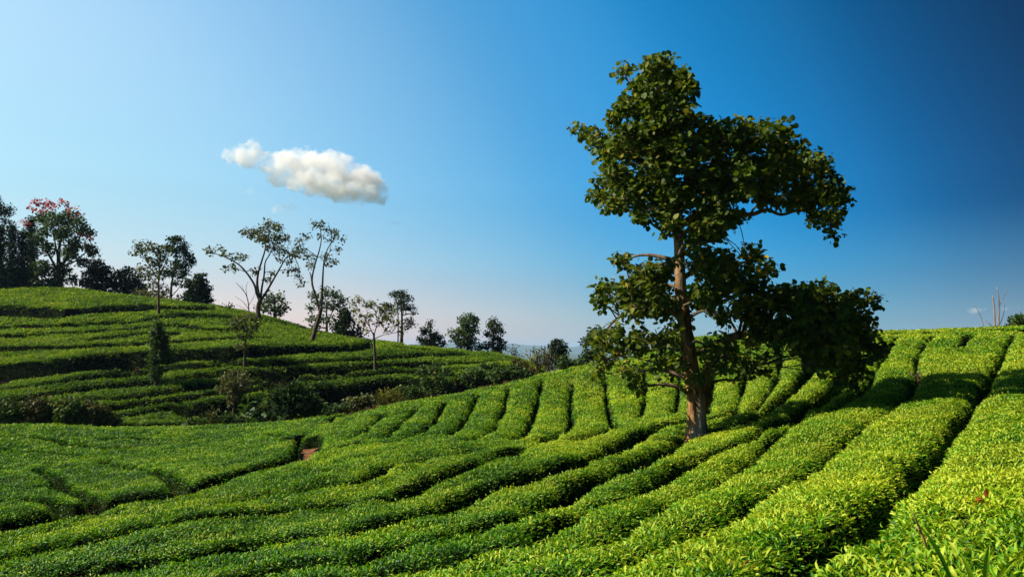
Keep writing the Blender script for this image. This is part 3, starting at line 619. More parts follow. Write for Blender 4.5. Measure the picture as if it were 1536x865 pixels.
tree('broadleaf_tree', 'tall broad leafed tree with orange lit trunk standing in the tea rows', 'tree', DB,
 [([(1045,662),(1046,630),(1045,600),(1040,570),(1034,530),(1028,490),(1022,440),(1020,400),(1018,360),(1013,320),(1008,270),(1000,210),(992,150),(988,112)], .27, .035),
  ([(1052,612),(1060,575),(1066,545),(1076,522),(1092,508),(1112,504),(1140,510),(1175,500),(1215,485),(1255,470)], .17, .04, 0, .4),
  ([(1026,480),(1010,470),(985,458),(955,462),(925,478),(905,500)], .08, .02, 0, -.6),
  ([(1032,520),(1010,512),(975,512),(945,525),(925,535)], .07, .02, 0, -.3),
  ([(1021,420),(1045,405),(1080,400),(1120,392)], .08, .02, 0, .5),
  ([(1022,445),(1055,440),(1095,432),(1140,440),(1190,445)], .09, .02, 0, -.4),
  ([(1016,345),(1040,325),(1085,318),(1125,322),(1150,315),(1172,322),(1200,316),(1230,325)], .09, .018, 0, -.3),
  ([(1014,325),(1045,285),(1100,255),(1160,235),(1215,255)], .11, .025, 0, .6),
  ([(1011,320),(985,300),(955,295),(920,298),(900,290)], .08, .018, 0, -.4),
  ([(1008,290),(975,255),(930,228),(890,208),(866,200)], .07, .015, 0, .3),
  ([(1012,310),(1035,260),(1060,225),(1110,205)], .08, .02, 0, -.8),
  ([(1003,240),(975,190),(955,150),(942,110)], .06, .015, 0, .2),
  ([(1050,600),(1062,570),(1090,555),(1130,550)], .05, .015, 0, -.4)],
 big_blobs, M_BIG, .132, M_BARK, r0=.33, clump=.23, per=17, dens=.88, tmpl=LEAF_ROUND, droop=.35, wid=.95)

BACK = 'trees along the hill crest'
U = lambda bl, s=1.0: [(a, b, c * s) for a, b, c in bl]
tree('flowering_tree', 'wide green tree with red blossoms on its top, on the left hill', 'tree', 92,
 [([(88,436),(88,405),(88,380),(92,350),(95,325)], .32, .06),([(88,410),(75,385),(62,362),(54,340)], .16, .05),([(88,405),(103,382),(118,360),(124,340)], .16, .05),([(88,395),(82,360),(76,335)], .12, .04),([(89,400),(112,392),(135,372)], .12, .04)],
 U([(80,329,14),(104,327,13),(120,340,11),(61,327,9),(68,345,10),(55,358,11),(89,351,11),(111,364,13),(135,373,9),(143,378,6),(74,373,11),(104,382,12),(50,379,10),(65,401,13),(92,405,13),(52,405,10),(83,420,13),(125,392,9),(134,350,7),(100,345,8),(60,425,12),(110,420,8)]),
 M_GRN, .40, group=BACK, per=10, dens=1.0, extra=[('blossoms', M_RED, [(54,305,5),(68,310,7),(81,312,6),(92,305,6),(111,318,8),(102,308,4),(37,334,5),(135,355,5),(130,370,4),(59,318,6),(46,312,4),(118,324,5),(100,342,3),(118,353,3),(131,394,3),(75,303,4)], .36)])
def conifer(u, vt, vb, hw, d, label, leafm=M_DRK):
    n = max(6, int((vb - vt) / 5)); bl = []
    for i in range(n):
        f = (i + .3) / n; wd = hw * .72 * f * rng.uniform(.8, 1.1); v = vt + (vb - vt) * f
        bl += [(u - wd * .5, v, max(wd * .5, 2)), (u + wd * .5, v + 2, max(wd * .5, 2)), (u, v, max(wd * .55, 2))]
    tree('conifer_tree', label, 'tree', d, [([(u, vb + 3), (u, (vt + vb) / 2), (u, vt)], .18, .03)], bl, leafm, .40, group=BACK, per=12, dens=1.8, depth=.5, droop=.5, wid=.5, twig=False)
conifer(1, 338, 432, 14, 88, 'dark pointed conifer at the left edge, partly cut by it')
conifer(18, 337, 432, 14, 90, 'dark pointed conifer second from the left edge')
conifer(33, 347, 432, 13, 91, 'shorter dark pointed conifer just left of the red blossoming tree')
conifer(47, 327, 432, 12, 96, 'tall dark conifer rising behind the red blossoming tree')
tree('pine_tree', 'layered pine reaching into the picture at the left edge above the conifers', 'tree', 94, [([(-12,435),(-10,380),(-8,320),(-8,300)], .25, .06)],
 [(0,312,9),(12,318,7),(8,331,6),(-14,310,12),(-20,325,12),(-10,345,10),(16,312,4),(4,322,7),(-25,345,12),(-5,300,8)], M_DRK, .36, group=BACK, per=10, flat=.5, wid=.5)
tree('dark_tree', 'rounded dark tree between the blossoming tree and a low dark thicket', 'tree', 95, [([(146,438),(146,415),(145,395)], .2, .05)],
 [(145,399,11),(140,436,9),(155,436,9),(136,410,11),(154,410,11),(147,422,13),(130,424,9),(163,424,9),(160,405,6)], M_DRK, .40, group=BACK, per=11)
tree('dark_tree', 'low wide dark thicket tree behind the brow, left of the slender green tree', 'tree', 96, [([(188,442),(188,425),(188,410)], .2, .05)],
 [(180,412,9),(176,436,9),(192,438,9),(192,407,7),(172,424,10),(188,424,11),(204,422,10),(206,411,5),(214,432,8),(198,434,9)], M_DRK, .40, group=BACK, per=11)
d5 = at_hill(238, 472)
tree('slender_tree', 'slender green tree standing on the hill just below the upper dark step', 'tree', d5,
 [([(238,472),(238,448),(238,425),(239,400),(241,380)], .13, .04),([(238,420),(225,400),(212,380)], .06, .02),([(238,412),(248,395),(252,385)], .05, .02)],
 U([(206,366,6),(214,377,7),(227,371,8),(238,376,8),(247,386,8),(232,396,9),(211,403,6),(220,411,7),(241,410,8),(252,406,6),(229,424,6),(242,430,6),(231,437,5),(248,437,5),(203,378,3),(222,388,6)]), M_OLV, .34, group=BACK, per=10, dens=.7)
tree('layered_tree', 'taller dark layered tree directly behind the slender green tree', 'tree', 90, [([(256,456),(257,430),(262,400),(266,365)], .18, .05),([(257,445),(268,432),(275,420)], .06, .02)],
 U([(258,361,7),(269,358,7),(275,369,7),(278,382,8),(285,394,7),(278,406,8),(263,377,9),(267,396,9),(256,410,8),(270,412,6),(250,372,6),(287,388,4),(262,425,5)]), M_DRK, .36, group=BACK, per=11, dens=.9, flat=.55)
tree('dark_tree', 'compact dark evergreen at the end of the topmost tea terrace', 'tree', 84, [([(296,460),(297,440),(300,422)], .2, .05)],
 U([(301,415,6),(300,425,9),(291,430,9),(282,424,6),(287,443,11),(304,440,11),(312,430,3),(311,450,7),(298,451,10),(282,450,6),(310,438,5)]), M_DRK, .36, group=BACK, per=12, dens=1.3)
tree('shrub', 'low green shrub at the foot of the slender green tree on the terrace brow', 'shrub', 88, [([(222,450),(222,444)], .05, .03)], [(214,441,6),(226,443,7),(240,447,6),(250,450,5),(205,439,5)], M_OLV, .34, per=10, group='shrubs on the hill brow')
tree('shrub', 'tiny sapling left of the compact dark evergreen', 'shrub', 86, [([(268,457),(268,448)], .04, .02)], [(266,450,3),(270,447,3)], M_DRK, .3, per=8, group='shrubs on the hill brow')
d9 = at_hill(388, 478)
tree('spreading_tree', 'leaning open tree with several trunks and one long bare limb to the left', 'tree', d9,
 [([(388,480),(387,462),(391,448)], .25, .19),([(390,452),(385,440),(381,426),(369,408),(357,396),(339,386),(321,380),(309,379)], .13, .02),
  ([(390,450),(386,429),(387,411),(393,390),(398,372),(396,357),(398,345)], .14, .03),([(391,447),(393,430),(396,414),(398,393),(405,381),(411,366)], .11, .03),
  ([(391,450),(398,440),(408,423),(420,402),(429,387),(441,372)], .13, .03),([(429,387),(440,384),(448,400),(450,416)], .05, .02),([(357,396),(366,388),(372,384)], .03, .015),([(369,408),(352,402),(340,400)], .03, .015)],
 U([(366,350,6),(378,350,7),(390,356,8),(402,338,8),(414,341,8),(399,359,10),(417,356,9),(429,357,6),(408,372,8),(424,374,8),(440,380,7),(420,390,4),(432,392,4),(435,405,4),(446,415,5),(452,426,4),(444,404,3),(318,378,4),(330,374,3),(336,380,3),(312,376,2),(357,386,4),(366,386,3),(347,384,3),(338,401,3),(351,402,2),(383,407,5),(402,420,2),(407,410,2),(388,346,5)]),
 M_OLV, .33, group=BACK, per=9, dens=.8, depth=.5)
def bare(name, label, cat, d, paths, group=None, mat=None):
    b3 = px(*paths[0][0][0], d); gz = float(ground_z(b3[0], b3[1])); root = empty(name, (b3[0], b3[1], gz)); tag(root, label, cat, group)
    T = Build(); Bb = Build(); org = np.array(root.location)
    for i, (p, ra, rb) in enumerate(paths):
        P = smooth_path([px(u, v, d + rng.uniform(-.1, .1) * (i > 0)) for u, v in p], 4)
        if i == 0: P = np.vstack([[P[0][0], P[0][1], gz - .2], P])
        add_tube(T if i == 0 else Bb, P, np.linspace(ra, rb, len(P)), 0, 6, .08)
    T.build('trunk', mat or M_DEAD, root, org, smooth=True)
    if Bb.n: Bb.build('branches', mat or M_DEAD, root, org, smooth=True)
bare('dead_sapling', 'thin leafless sapling left of the open spreading tree', 'dead tree', 79, [([(374,474),(372,452),(368,440),(360,430),(353,423)], .07, .02),([(371,448),(369,432),(372,422)], .035, .015),([(373,464),(364,452),(352,444)], .035, .015),([(374,468),(362,460),(353,456)], .03, .012),([(366,437),(362,426)], .02, .01),([(373,458),(380,446),(384,436)], .03,.012)], mat=M_DEAD)
tree('shrub', 'tiny twin tufted weed on the crest left of the leafless sapling', 'shrub', 80, [([(343,466),(341,459)], .03, .02)], [(340,459,2.5),(347,459,2.5)], M_DRK, .25, per=8, group='shrubs on the hill brow')
tree('bushy_tree', 'round bushy green tree just behind the open spreading tree', 'tree', 80, [([(412,478),(412,455),(412,445)], .15, .05)],
 U([(405,450,7),(419,447,7),(426,460,6),(414,465,8),(400,463,7),(388,460,5),(424,471,4),(396,452,5),(404,440,3)]), M_GRN, .34, group=BACK, per=10, dens=.9)
d12 = at_hill(468, 510)
tree('forked_tree', 'slim forked tree with long bare trunks and wispy tufts of leaves', 'tree', d12,
 [([(468,511),(473,494),(479,474),(482,460)], .20, .15),([(480,468),(474,446),(468,423),(471,402),(479,375),(482,357),(480,343)], .11, .025),([(482,462),(483,441),(484,420),(486,393),(492,372),(504,355)], .11, .025),([(468,428),(466,412),(464,408)], .06, .03),([(476,385),(462,375),(450,368)], .035, .015),([(488,385),(500,390),(503,393)], .03, .012),([(486,398),(495,375),(497,360)], .03,.015)],
 U([(471,336,4.5),(483,338,6),(489,343,4),(461,356,5),(448,362,5),(453,374,5),(465,384,4),(465,396,5),(504,350,6),(511,359,4),(507,374,4),(489,386,6),(501,393,5),(480,354,3),(495,360,4),(493,397,3),(455,384,3),(442,372,4),(498,346,4)]), M_OLV, .27, group=BACK, per=8, dens=.75, depth=.5)
tree('bushy_tree', 'broad green tree right behind the slim forked tree', 'tree', 84, [([(490,510),(490,480),(489,450)], .18, .05),([(490,485),(500,465),(510,450)], .07, .03)],
 U([(471,444,6),(486,436,7),(500,441,7),(513,447,6),(480,455,7),(497,458,7),(467,478,6),(480,477,6),(492,481,6),(508,458,6),(466,462,5),(474,490,6),(517,452,4)]), M_GRN, .36, group=BACK, per=10, dens=.95)
tree('dark_tree', 'dark drooping evergreen between the slim forked tree and the young tree', 'tree', 82, [([(516,512),(516,490),(516,465)], .18, .05)],
 U([(516,466,7),(510,480,9),(524,483,8),(533,495,6),(512,495,10),(524,504,9),(538,503,5),(504,490,6),(520,474,7)]), M_DRK, .36, group=BACK, per=11, dens=1.2)
d15 = at_hill(563, 549)
tree('young_tree', 'young yellowish tree with thin straight trunk in the middle of the hill rows', 'tree', d15,
 [([(563,551),(562,530),(561,510),(561,500)], .10, .07),([(561,504),(552,486),(540,468)], .045, .015),([(561,502),(566,484),(570,462)], .045, .015),([(562,508),(573,503),(586,500)], .035, .012),([(554,490),(551,470),(550,456)], .03,.012),([(564,492),(577,478),(585,470)], .03,.012)],
 U([(537,449,5),(549,455,6),(534,464,5),(561,456,6),(573,464,7),(555,473,6),(569,483,6),(545,483,5),(584,479,6),(596,486,5),(551,495,4),(581,495,4),(602,497,3),(540,474,5),(577,474,5),(530,455,3),(590,470,4)]), M_YEL, .24, group='young trees among the hill rows', per=9, dens=.75, depth=.6)
tree('pine_tree', 'umbrella shaped dark pine with two straight trunks behind the young tree', 'tree', 84, [([(602,513),(603,480),(601,445)], .17, .06),([(597,512),(597,470),(594,448)], .08, .04)],
 U([(591,443,6),(602,441,8),(612,449,6),(617,461,6),(606,461,7),(581,458,6),(588,465,6),(614,480,5),(618,486,4),(600,452,7),(575,464,4),(610,490,4),(621,470,3)]), M_DRK, .33, group=BACK, per=12, dens=1.1, flat=.5, wid=.5)
tree('bushy_tree', 'small conical grey green tree, alone right of the umbrella shaped pine', 'tree', 86, [([(646,528),(646,505),(645,490)], .15, .04)],
 U([(644,487,4),(638,497,7),(650,501,7),(660,508,6),(646,511,9),(631,509,5),(664,515,4),(652,519,7),(636,517,6)]), M_DRK, .30, group=BACK, per=10, dens=1.1)
tree('round_tree', 'egg shaped dark green tree standing left of the slim pale twin tree', 'tree', 86, [([(702,532),(702,505),(704,485)], .17, .05)],
 U([(705,475,6),(695,479,7),(712,481,6),(700,491,9),(712,494,6),(690,499,7),(702,505,9),(710,510,5),(692,513,7),(700,519,7),(677,503,2),(682,508,4),(715,486,3),(676,497,2)]), M_GRN, .34, group=BACK, per=11, dens=1.2)
tree('slim_tree', 'slim grey green tree, rightmost tall one of the hill crest', 'tree', 87, [([(740,535),(740,505),(741,480)], .14, .04)],
 U([(741,478,4),(736,486,6),(749,487,5),(741,494,7),(732,500,5),(752,497,5),(741,507,7),(751,511,6),(736,518,7),(750,521,6),(755,519,3),(728,516,3),(744,526,6)]), M_DRK, .32, group=BACK, per=10, dens=1.0)
tree('shrub', 'low shrub between the egg shaped tree and the slim grey green tree', 'shrub', 86, [([(719,532),(719,524)], .05, .03)], [(716,524,5),(723,523,5),(720,518,3)], M_DRK, .3, per=10, group='shrubs on the hill brow')
tree('shrub', 'small spiky shrub on the brow just left of the far blue hills', 'shrub', 82, [([(768,536),(768,528)], .05, .03)], [(766,528,4),(771,530,4),(768,522,3),(775,532,4)], M_DRK, .42, per=8, wid=.25, group='shrubs on the hill brow')
tree('bushy_tree', 'small dark round topped tree above the brown reeds', 'tree', 62, [([(838,550),(838,530),(838,515)], .12, .04)],
 U([(836,513,6),(844,519,6),(829,520,6),(838,526,8),(848,525,4),(832,530,6),(845,534,6)]), M_DRK, .24, group=BACK, per=11, dens=1.2)
tree('dark_tree', 'dark tree half hidden behind the left edge of the big tree', 'tree', 56, [([(888,552),(888,525),(890,505)], .15, .04)],
 U([(890,503,9),(881,513,8),(897,515,9),(883,530,9),(895,532,9),(877,541,8),(866,545,5),(902,500,6)]), M_DRK, .24, group=BACK, per=11, dens=1.2)

# shrubs of the valley and the hollow
SH = 'shrubs in the hollow between field and hill'
def shrub(label, u, v, bl, mat, size, d=None, group=SH, **k):
    d = d or float(hit([(u, v)], k.pop('d0', 34), 75)[0][1])
    a = dict(per=11, dens=1.15, depth=.75); a.update(k)
    tree(k.pop('name', 'shrub'), label, 'shrub', d, [([(u, v), (u, v - 5)], .05, .03)], bl, mat, size, group=group, **{q: z for q, z in a.items() if q != 'name'})
shrub('reddish brown shrub on the brow left of the brown reeds', 783, 556, [(776,545,8),(786,549,8),(794,553,8),(779,556,9)], M_BRN, .2, 56)
shrub('tall reed clump with pale upright blades beside the reddish shrub', 806, 562, [(801,541,8),(807,552,9),(799,556,8),(806,533,5),(813,545,7)], M_YEL, .5, 53, wid=.14, droop=-1.2)
shrub('brown and yellow reed clump in the middle of the gap', 824, 562, [(819,541,8),(829,543,9),(822,553,9),(832,553,9),(820,530,4)], M_BRN, .46, 52, wid=.16, droop=-1.2)
shrub('dark green shrub at the right end of the brown reeds', 850, 556, [(845,541,8),(854,547,8),(846,552,8),(861,548,7),(870,546,6)], M_GRN, .2, 50)
shrub('leftmost dark shrub of the big brown bank below the hill', 18, 640, [(-14,616,16),(8,612,14),(24,620,15),(5,628,14)], M_SCR, .2, 39.5)
shrub('wide dark shrub of the brown bank, second from the left', 60, 642, [(45,610,13),(62,608,12),(74,618,14),(52,625,14),(76,630,11)], M_BRN, .2, 39.5)
shrub('tallest shrub of the brown bank with olive top', 104, 643, [(90,608,12),(106,606,12),(118,615,13),(98,624,14),(118,630,11)], M_SCR, .2, 39.5)
shrub('reddish topped shrub near the right end of the brown bank', 142, 642, [(134,610,10),(147,610,9),(155,620,10),(142,625,13),(160,630,8)], M_BRN, .2, 39.5)
shrub('small shrub closing the brown bank at its right end', 172, 638, [(168,626,8),(176,631,6)], M_SCR, .2, 40)
shrub('low fern like shrub right of the short tapering tea row', 292, 648, [(286,636,9),(298,634,10),(292,644,8)], M_SCR, .22, 39)
shrub('spiky pale shrub left of the small leafy tree', 318, 642, [(316,620,6),(320,632,9),(328,636,8)], M_OLV, .3, 40, wid=.25, droop=-.6)
shrub('shrub with light leaves at the foot of the small leafy tree', 345, 642, [(340,626,7),(352,630,9),(345,636,9),(334,634,7)], M_SCR, .22, 40)
shrub('big leafed bright green plant left of the dark round bush', 390, 640, [(378,611,7),(392,609,8),(404,616,7),(386,618,6),(398,628,8),(410,632,7)], M_GRN, .5, 40, per=6, wid=.8)
shrub('low shrub in front of the big leafed plant', 372, 642, [(366,632,8),(380,635,8),(372,638,7)], M_SCR, .22, 38.5)
shrub('large dark round bush at the head of the red soil ditch', 448, 652, [(413,594,8),(426,588,9),(442,586,11),(457,591,10),(426,604,12),(442,606,14),(461,604,12),(474,607,8),(464,620,10),(448,622,12),(430,620,9),(470,632,8),(460,640,7)], M_DRK, .24, 38, dens=1.6)
shrub('low green shrub behind the leftmost slanting tea row', 496, 640, [(488,622,9),(500,616,9),(512,612,9),(492,634,7),(484,612,6)], M_SCR, .22, 46)
shrub('olive shrub in the hollow under the right dark step', 535, 620, [(524,604,9),(540,602,10),(552,600,9),(534,612,8)], M_OLV, .22, 47)
shrub('yellowish grassy shrub in the hollow right of the olive one', 575, 612, [(566,598,9),(580,594,9),(594,594,9),(572,606,8)], M_YEL, .3, 48, wid=.25, droop=-.3)
shrub('low dark green shrub at the end of the right dark step', 610, 600, [(604,588,8),(618,586,8),(628,590,8),(612,594,7)], M_SCR, .22, 49)
shrub('dense green shrub above the middle short tea rows', 655, 592, [(642,574,9),(658,571,10),(670,576,9),(652,584,8),(676,584,7)], M_SCR, .22, 50)
shrub('dark leafy shrub on the slope between the young tree and the short rows', 672, 574, [(632,556,7),(650,555,9),(668,560,9)], M_GRN, .22, 55)
shrub('broad leafy shrub on the slope, left of two smaller ones', 715, 580, [(700,564,9),(716,560,10),(730,566,9),(710,572,8)], M_SCR, .22, 51)
shrub('leafy shrub hugging the crest rows below the reeds', 752, 572, [(742,562,9),(756,560,9),(768,562,8),(748,568,7)], M_SCR, .22, 50)
shrub('upper small shrub on the slope above the crest rows', 735, 556, [(726,550,7),(740,549,7)], M_SCR, .22, 57)
shrub('small shrub between crest rows and reddish shrub', 775, 566, [(768,556,7),(780,560,7),(788,562,6)], M_GRN, .22, 51)
d28 = at_hill(236, 575)
tree('columnar_tree', 'dark upright column shaped tree in the middle of the left hill', 'tree', d28, [([(235,574),(235,555),(236,530),(236,495)], .12, .03)],
 U([(235,486,5),(237,497,9),(240,509,11),(238,522,13),(237,534,12),(230,543,7),(244,533,10),(232,510,7),(235,555,7),(232,562,6)]), M_SCR, .22, group='young trees among the hill rows', per=12, dens=1.5, depth=.7)
d29 = at_hill(367, 541)
tree('small_tree', 'small spreading tree whose trunk stands at the widest dark step', 'tree', d29, [([(367,543),(368,516),(371,495)], .09, .04),([(368,512),(360,500),(354,488)], .04, .015),([(369,508),(380,498),(386,488)], .04, .015)],
 U([(354,480,5),(366,477,6),(378,477,6),(387,483,4),(351,492,5),(366,491,7),(380,492,6),(360,506,5),(374,504,5),(357,518,4),(368,521,4),(345,486,3)]), M_OLV, .22, group='young trees among the hill rows', per=10, dens=.9)
tree('small_tree', 'small leafy tree left of the dark round bush, lowest on the hill', 'tree', 44, [([(351,622),(351,600),(352,580),(354,565)], .08, .03),([(351,598),(342,585),(336,572)], .035, .012),([(352,590),(362,578),(370,572)], .035, .012)],
 U([(351,559,7),(363,564,7),(338,567,7),(349,575,9),(363,577,8),(373,573,4),(340,584,7),(353,586,9),(367,586,5),(349,596,6),(359,594,5),(330,582,4),(344,605,4)]), M_OLV, .17, group='young trees among the hill rows', per=11, dens=.9)
# right crest
bare('dead_tree', 'pair of bare pale poles with thin branches on the right crest', 'dead tree', 46, [([(1492,500),(1492,480),(1491,460),(1489,443)], .06, .03),([(1498,500),(1498,478),(1499,455),(1495.5,431)], .055, .02),
 ([(1500,486),(1505,472),(1508,455)], .02, .008),([(1499,458),(1506,444),(1512,430),(1514,427)], .02, .008),([(1490,490),(1482,484),(1476,480)], .02, .01)])
bare('dead_branch', 'thin leaning bare twig left of the pair of pale poles', 'dead tree', 44, [([(1477,498),(1473,480),(1468,468),(1462,457)], .022, .012)])
tree('bushy_tree', 'dark green bush at the right edge on the crest', 'tree', 46, [([(1526,505),(1526,490),(1526,478)], .08, .03)], [(1524,479,7),(1535,477,7),(1542,486,9),(1530,489,8),(1519,489,6),(1550,480,8)], M_GRN, .17, group=BACK, per=12, dens=1.3)
tree('shrub', 'small rust coloured shrub beside the bush at the right edge', 'shrub', 45, [([(1510,500),(1510,493)], .03, .02)], [(1508,492,4),(1514,490,4),(1503,495,3)], M_BRN, .14, per=10, dens=1.3)
tree('shrub', 'tiny dark weed tuft on the right crest left of the leaning twig', 'shrub', 41, [([(1460,500),(1460,497)], .02, .01)], [(1456,497,2.5),(1465,496,2.5),(1450,497,1.5)], M_DRK, .13, per=7)
dd = float(hit([(1378, 560)], 5, 40)[0][1])
tree('dead_bush', 'reddish brown dead bush in the furrow at the edge of the tree shadow', 'shrub', dd, [([(1377,590),(1377,572),(1378,556)], .03, .012),([(1377,585),(1370,568),(1366,556)], .02, .008),([(1377,585),(1385,570),(1390,558)], .02, .008)],
 [(1376,562,9),(1384,568,8),(1369,570,7),(1378,576,8)], M_BRN, .09, M_DEAD, per=9, dens=.5, depth=.5)
# ------------------------------------------------------------------ undergrowth of the hollow and the crest
gxx = []
B = Build()
def scatter(x0, x1, y0, y1, dens, size, cond, mat_bias=0, blade=False, lift=0):
    n = int((x1 - x0) * (y1 - y0) * dens); x = rng.uniform(x0, x1, n); y = rng.uniform(y0, y1, n)
    ok = (look(NR, 'hid', x, y, -1) < 0) & (look(HRs, 'hid', x, y, -1) < 0) & cond(x, y) & (vnoise(x, y, 2.3, 51) + .5 * vnoise(x, y, .8, 52) > -.45)
    u = 768 + F * x / np.maximum(y, .3); ok &= (u > -250) & (u < 1790)
    x = x[ok]; y = y[ok]; n = len(x); z = ground_z(x, y)
    h = (.28 + .25 * vnoise(x, y, 1.7, 53)) * rng.random(n); P = np.stack([x, y, z + np.maximum(h, 0) + lift], 1)
    az = rng.uniform(0, 6.283, n); hz = np.stack([np.cos(az), np.sin(az), np.zeros(n)], 1)
    D = hz + np.array((0, 0, 1.)) * rng.uniform(.1, 1.6, n)[:, None]; NN = np.array((0, 0, 1.)) - hz * .5 + rng.normal(0, .3, (n, 3))
    L = size * rng.uniform(.6, 1.4, n); W = L * (rng.uniform(.12, .2, n) if blade else rng.uniform(.4, .6, n))
    r = np.clip(.5 + .2 * vnoise(x, y, 3, 54) + rng.normal(0, .2, n) + mat_bias, 0, 1)
    add_leaves(B, P, D, NN, L, W, r, LEAF_FAR, 0)
scatter(-40, 12, 36, 62, 34, .22, lambda x, y: look(HRs, 'carve', x, y, 0) < .5)
scatter(-85, 14, 84, 110, 9, .30, lambda x, y: True)
scatter(-40, 12, 36, 62, 22, .45, lambda x, y: look(HRs, 'carve', x, y, 0) < .5, .1, True)
scatter(-32, 29, 26, 48, 24, .20, lambda x, y: True)
o = B.build('undergrowth', M_SCR); tag(o, 'loose green undergrowth and grass covering the hollow and banks', 'undergrowth', kind='stuff')
# weeds in the furrows of the near slope
B = Build(); n = 26000; x = rng.uniform(-14, 28, n); y = rng.uniform(2, 42, n); c = look(NR, 'carve', x, y, 0); ok = (c > .5) & (rng.random(n) < .5)
x = x[ok]; y = y[ok]; n = len(x); az = rng.uniform(0, 6.283, n); hz = np.stack([np.cos(az), np.sin(az), np.zeros(n)], 1)
P = np.stack([x, y, ground_z(x, y) + rng.uniform(0, .14, n)], 1); L = rng.uniform(.07, .16, n)
add_leaves(B, P, hz + np.array((0, 0, .8)), np.array((0, 0, 1.)) - hz * .4, L, L * .4, rng.uniform(.2, 1, n), LEAF_FAR, 0)
tag(B.build('furrow_weeds', M_BRN), 'brown leaf litter and small weeds in the furrows', 'leaf litter', kind='stuff')
# tall grass blades and a withered twig by the camera, over the bottom right corner
def blades(label, spots, mat):
    p0 = px(*spots[0][:3]); root = empty('grass_tuft', tuple(p0)); tag(root, label, 'grass tuft'); Bq = Build()
    for (u, v, d, du, dv, ln) in spots:
        A = px(u, v, d); T_ = px(u + du, v + dv, d + .05); k = 9; t = np.linspace(0, 1, k)[:, None]
        m = (A + T_) / 2 + np.array((0, 0, .25 * np.linalg.norm(T_ - A))); pts = (1 - t) ** 2 * A + 2 * t * (1 - t) * m + t * t * T_
        side = norm(np.cross(T_ - A, np.array((.2, -1, .3)))); wv = .008 * ln * np.sin(np.linspace(.35, 3.1, k))[:, None]
        V = np.concatenate([pts - side * wv, pts + side * wv + np.array((0, 0, .003)), pts + np.array((0, 0, -.004))]); f = []
        for i in range(k - 1): f += [i, i + 1, 2 * k + i + 1, 2 * k + i, 2 * k + i, 2 * k + i + 1, k + i + 1, k + i]
        Bq.add(V, f, [4] * (2 * (k - 1)), 0, rng.uniform(.5, .9))
    Bq.build('blades', mat, root, p0)
blades('broad green grass blades sticking out of the tea in the bottom right corner', [(1470,905,2.6,-30,-75,1.2),(1475,905,2.6,10,-90,1.3),(1480,905,2.6,50,-70,1.2),(1440,905,2.7,-55,-110,1.0),(1530,900,2.6,-30,-60,1.1)], M_TEA)
bare('dead_twig', 'thin reddish withered twig standing in the near tea hedge at right', 'dead twig', 3.9, [([(1392,830),(1385,806),(1374,780),(1370,768)], .006, .003),([(1386,810),(1394,800)], .004, .002),([(1380,795),(1372,790)], .004, .002)], mat=M_BARK)
root = empty('orange_leaf_tuft', tuple(px(1476, 752, 5.6))); tag(root, 'small orange withered leaf tuft on top of the near right hedge', 'withered leaf')
M_ORG = leaf_mat('withered_leaf', [(0, (.40, .07, .015)), (1, (.60, .18, .03))], rough=.6, trans=.3)
Bq = Build(); c0 = px(1476, 750, 5.55); leaf_clump(Bq, c0[None], np.array([.035]), 9, .05, 0, LEAF_NEAR, wid=.6); Bq.build('leaves', M_ORG, root, np.array(root.location))

# ------------------------------------------------------------------ far blue hills
def ridge(name, y0, amp, base, seed, kind):
    gx_ = np.linspace(-9000, 9000, 500); gy_ = np.linspace(y0 - 500, y0 + 900, 24); X, Y = np.meshgrid(gx_, gy_, indexing='ij')
    prof = np.clip(1 - np.abs((Y - y0) / np.where(Y < y0, 500, 900)), 0, 1) ** .8
    hgt = amp * (1 + .35 * vnoise(X, X * 0, 900, seed) + .2 * vnoise(X, Y, 330, seed + 1) + .08 * vnoise(X, Y, 110, seed + 2))
    Z = base + prof * hgt; nx, ny = X.shape; i, j = np.meshgrid(np.arange(nx - 1), np.arange(ny - 1), indexing='ij')
    q = np.stack([i * ny + j, (i + 1) * ny + j, (i + 1) * ny + j + 1, i * ny + j + 1], -1).reshape(-1, 4)
    b = Build(); b.add(np.stack([X.ravel(), Y.ravel(), Z.ravel()], 1), q.ravel(), np.full(len(q), 4), 0, .5)
    tag(b.build(name, M_FAR, smooth=True), kind='structure')
ridge('distant_mountains', 8500, 112, -48, 61, 0)

# ------------------------------------------------------------------ clouds
def cloud_mat(name, dens, seedoff, scale):
    m, t = new_mat(name); N_ = lambda ty, **k: nd(ty, t, **k)
    g = N_('ShaderNodeTexCoord'); mp = N_('ShaderNodeMapping'); mp.inputs['Location'].default_value = (seedoff, 0, 0); t.links.new(g.outputs['Object'], mp.inputs[0])
    no = N_('ShaderNodeTexNoise'); no.inputs['Scale'].default_value = scale; no.inputs['Detail'].default_value = 9; no.inputs['Roughness'].default_value = .6
    t.links.new(mp.outputs[0], no.inputs['Vector'])
    mr_ = N_('ShaderNodeMapRange', clamp=True); mr_.inputs['From Min'].default_value = .42; mr_.inputs['From Max'].default_value = .60; mr_.inputs['To Max'].default_value = dens
    t.links.new(no.outputs['Fac'], mr_.inputs['Value'])
    v = N_('ShaderNodeVolumePrincipled'); v.inputs['Color'].default_value = (1, .985, .97, 1); v.inputs['Anisotropy'].default_value = 0.0
    t.links.new(mr_.outputs[0], v.inputs['Density']); o_ = N_('ShaderNodeOutputMaterial'); t.links.new(v.outputs[0], o_.inputs['Volume']); return m
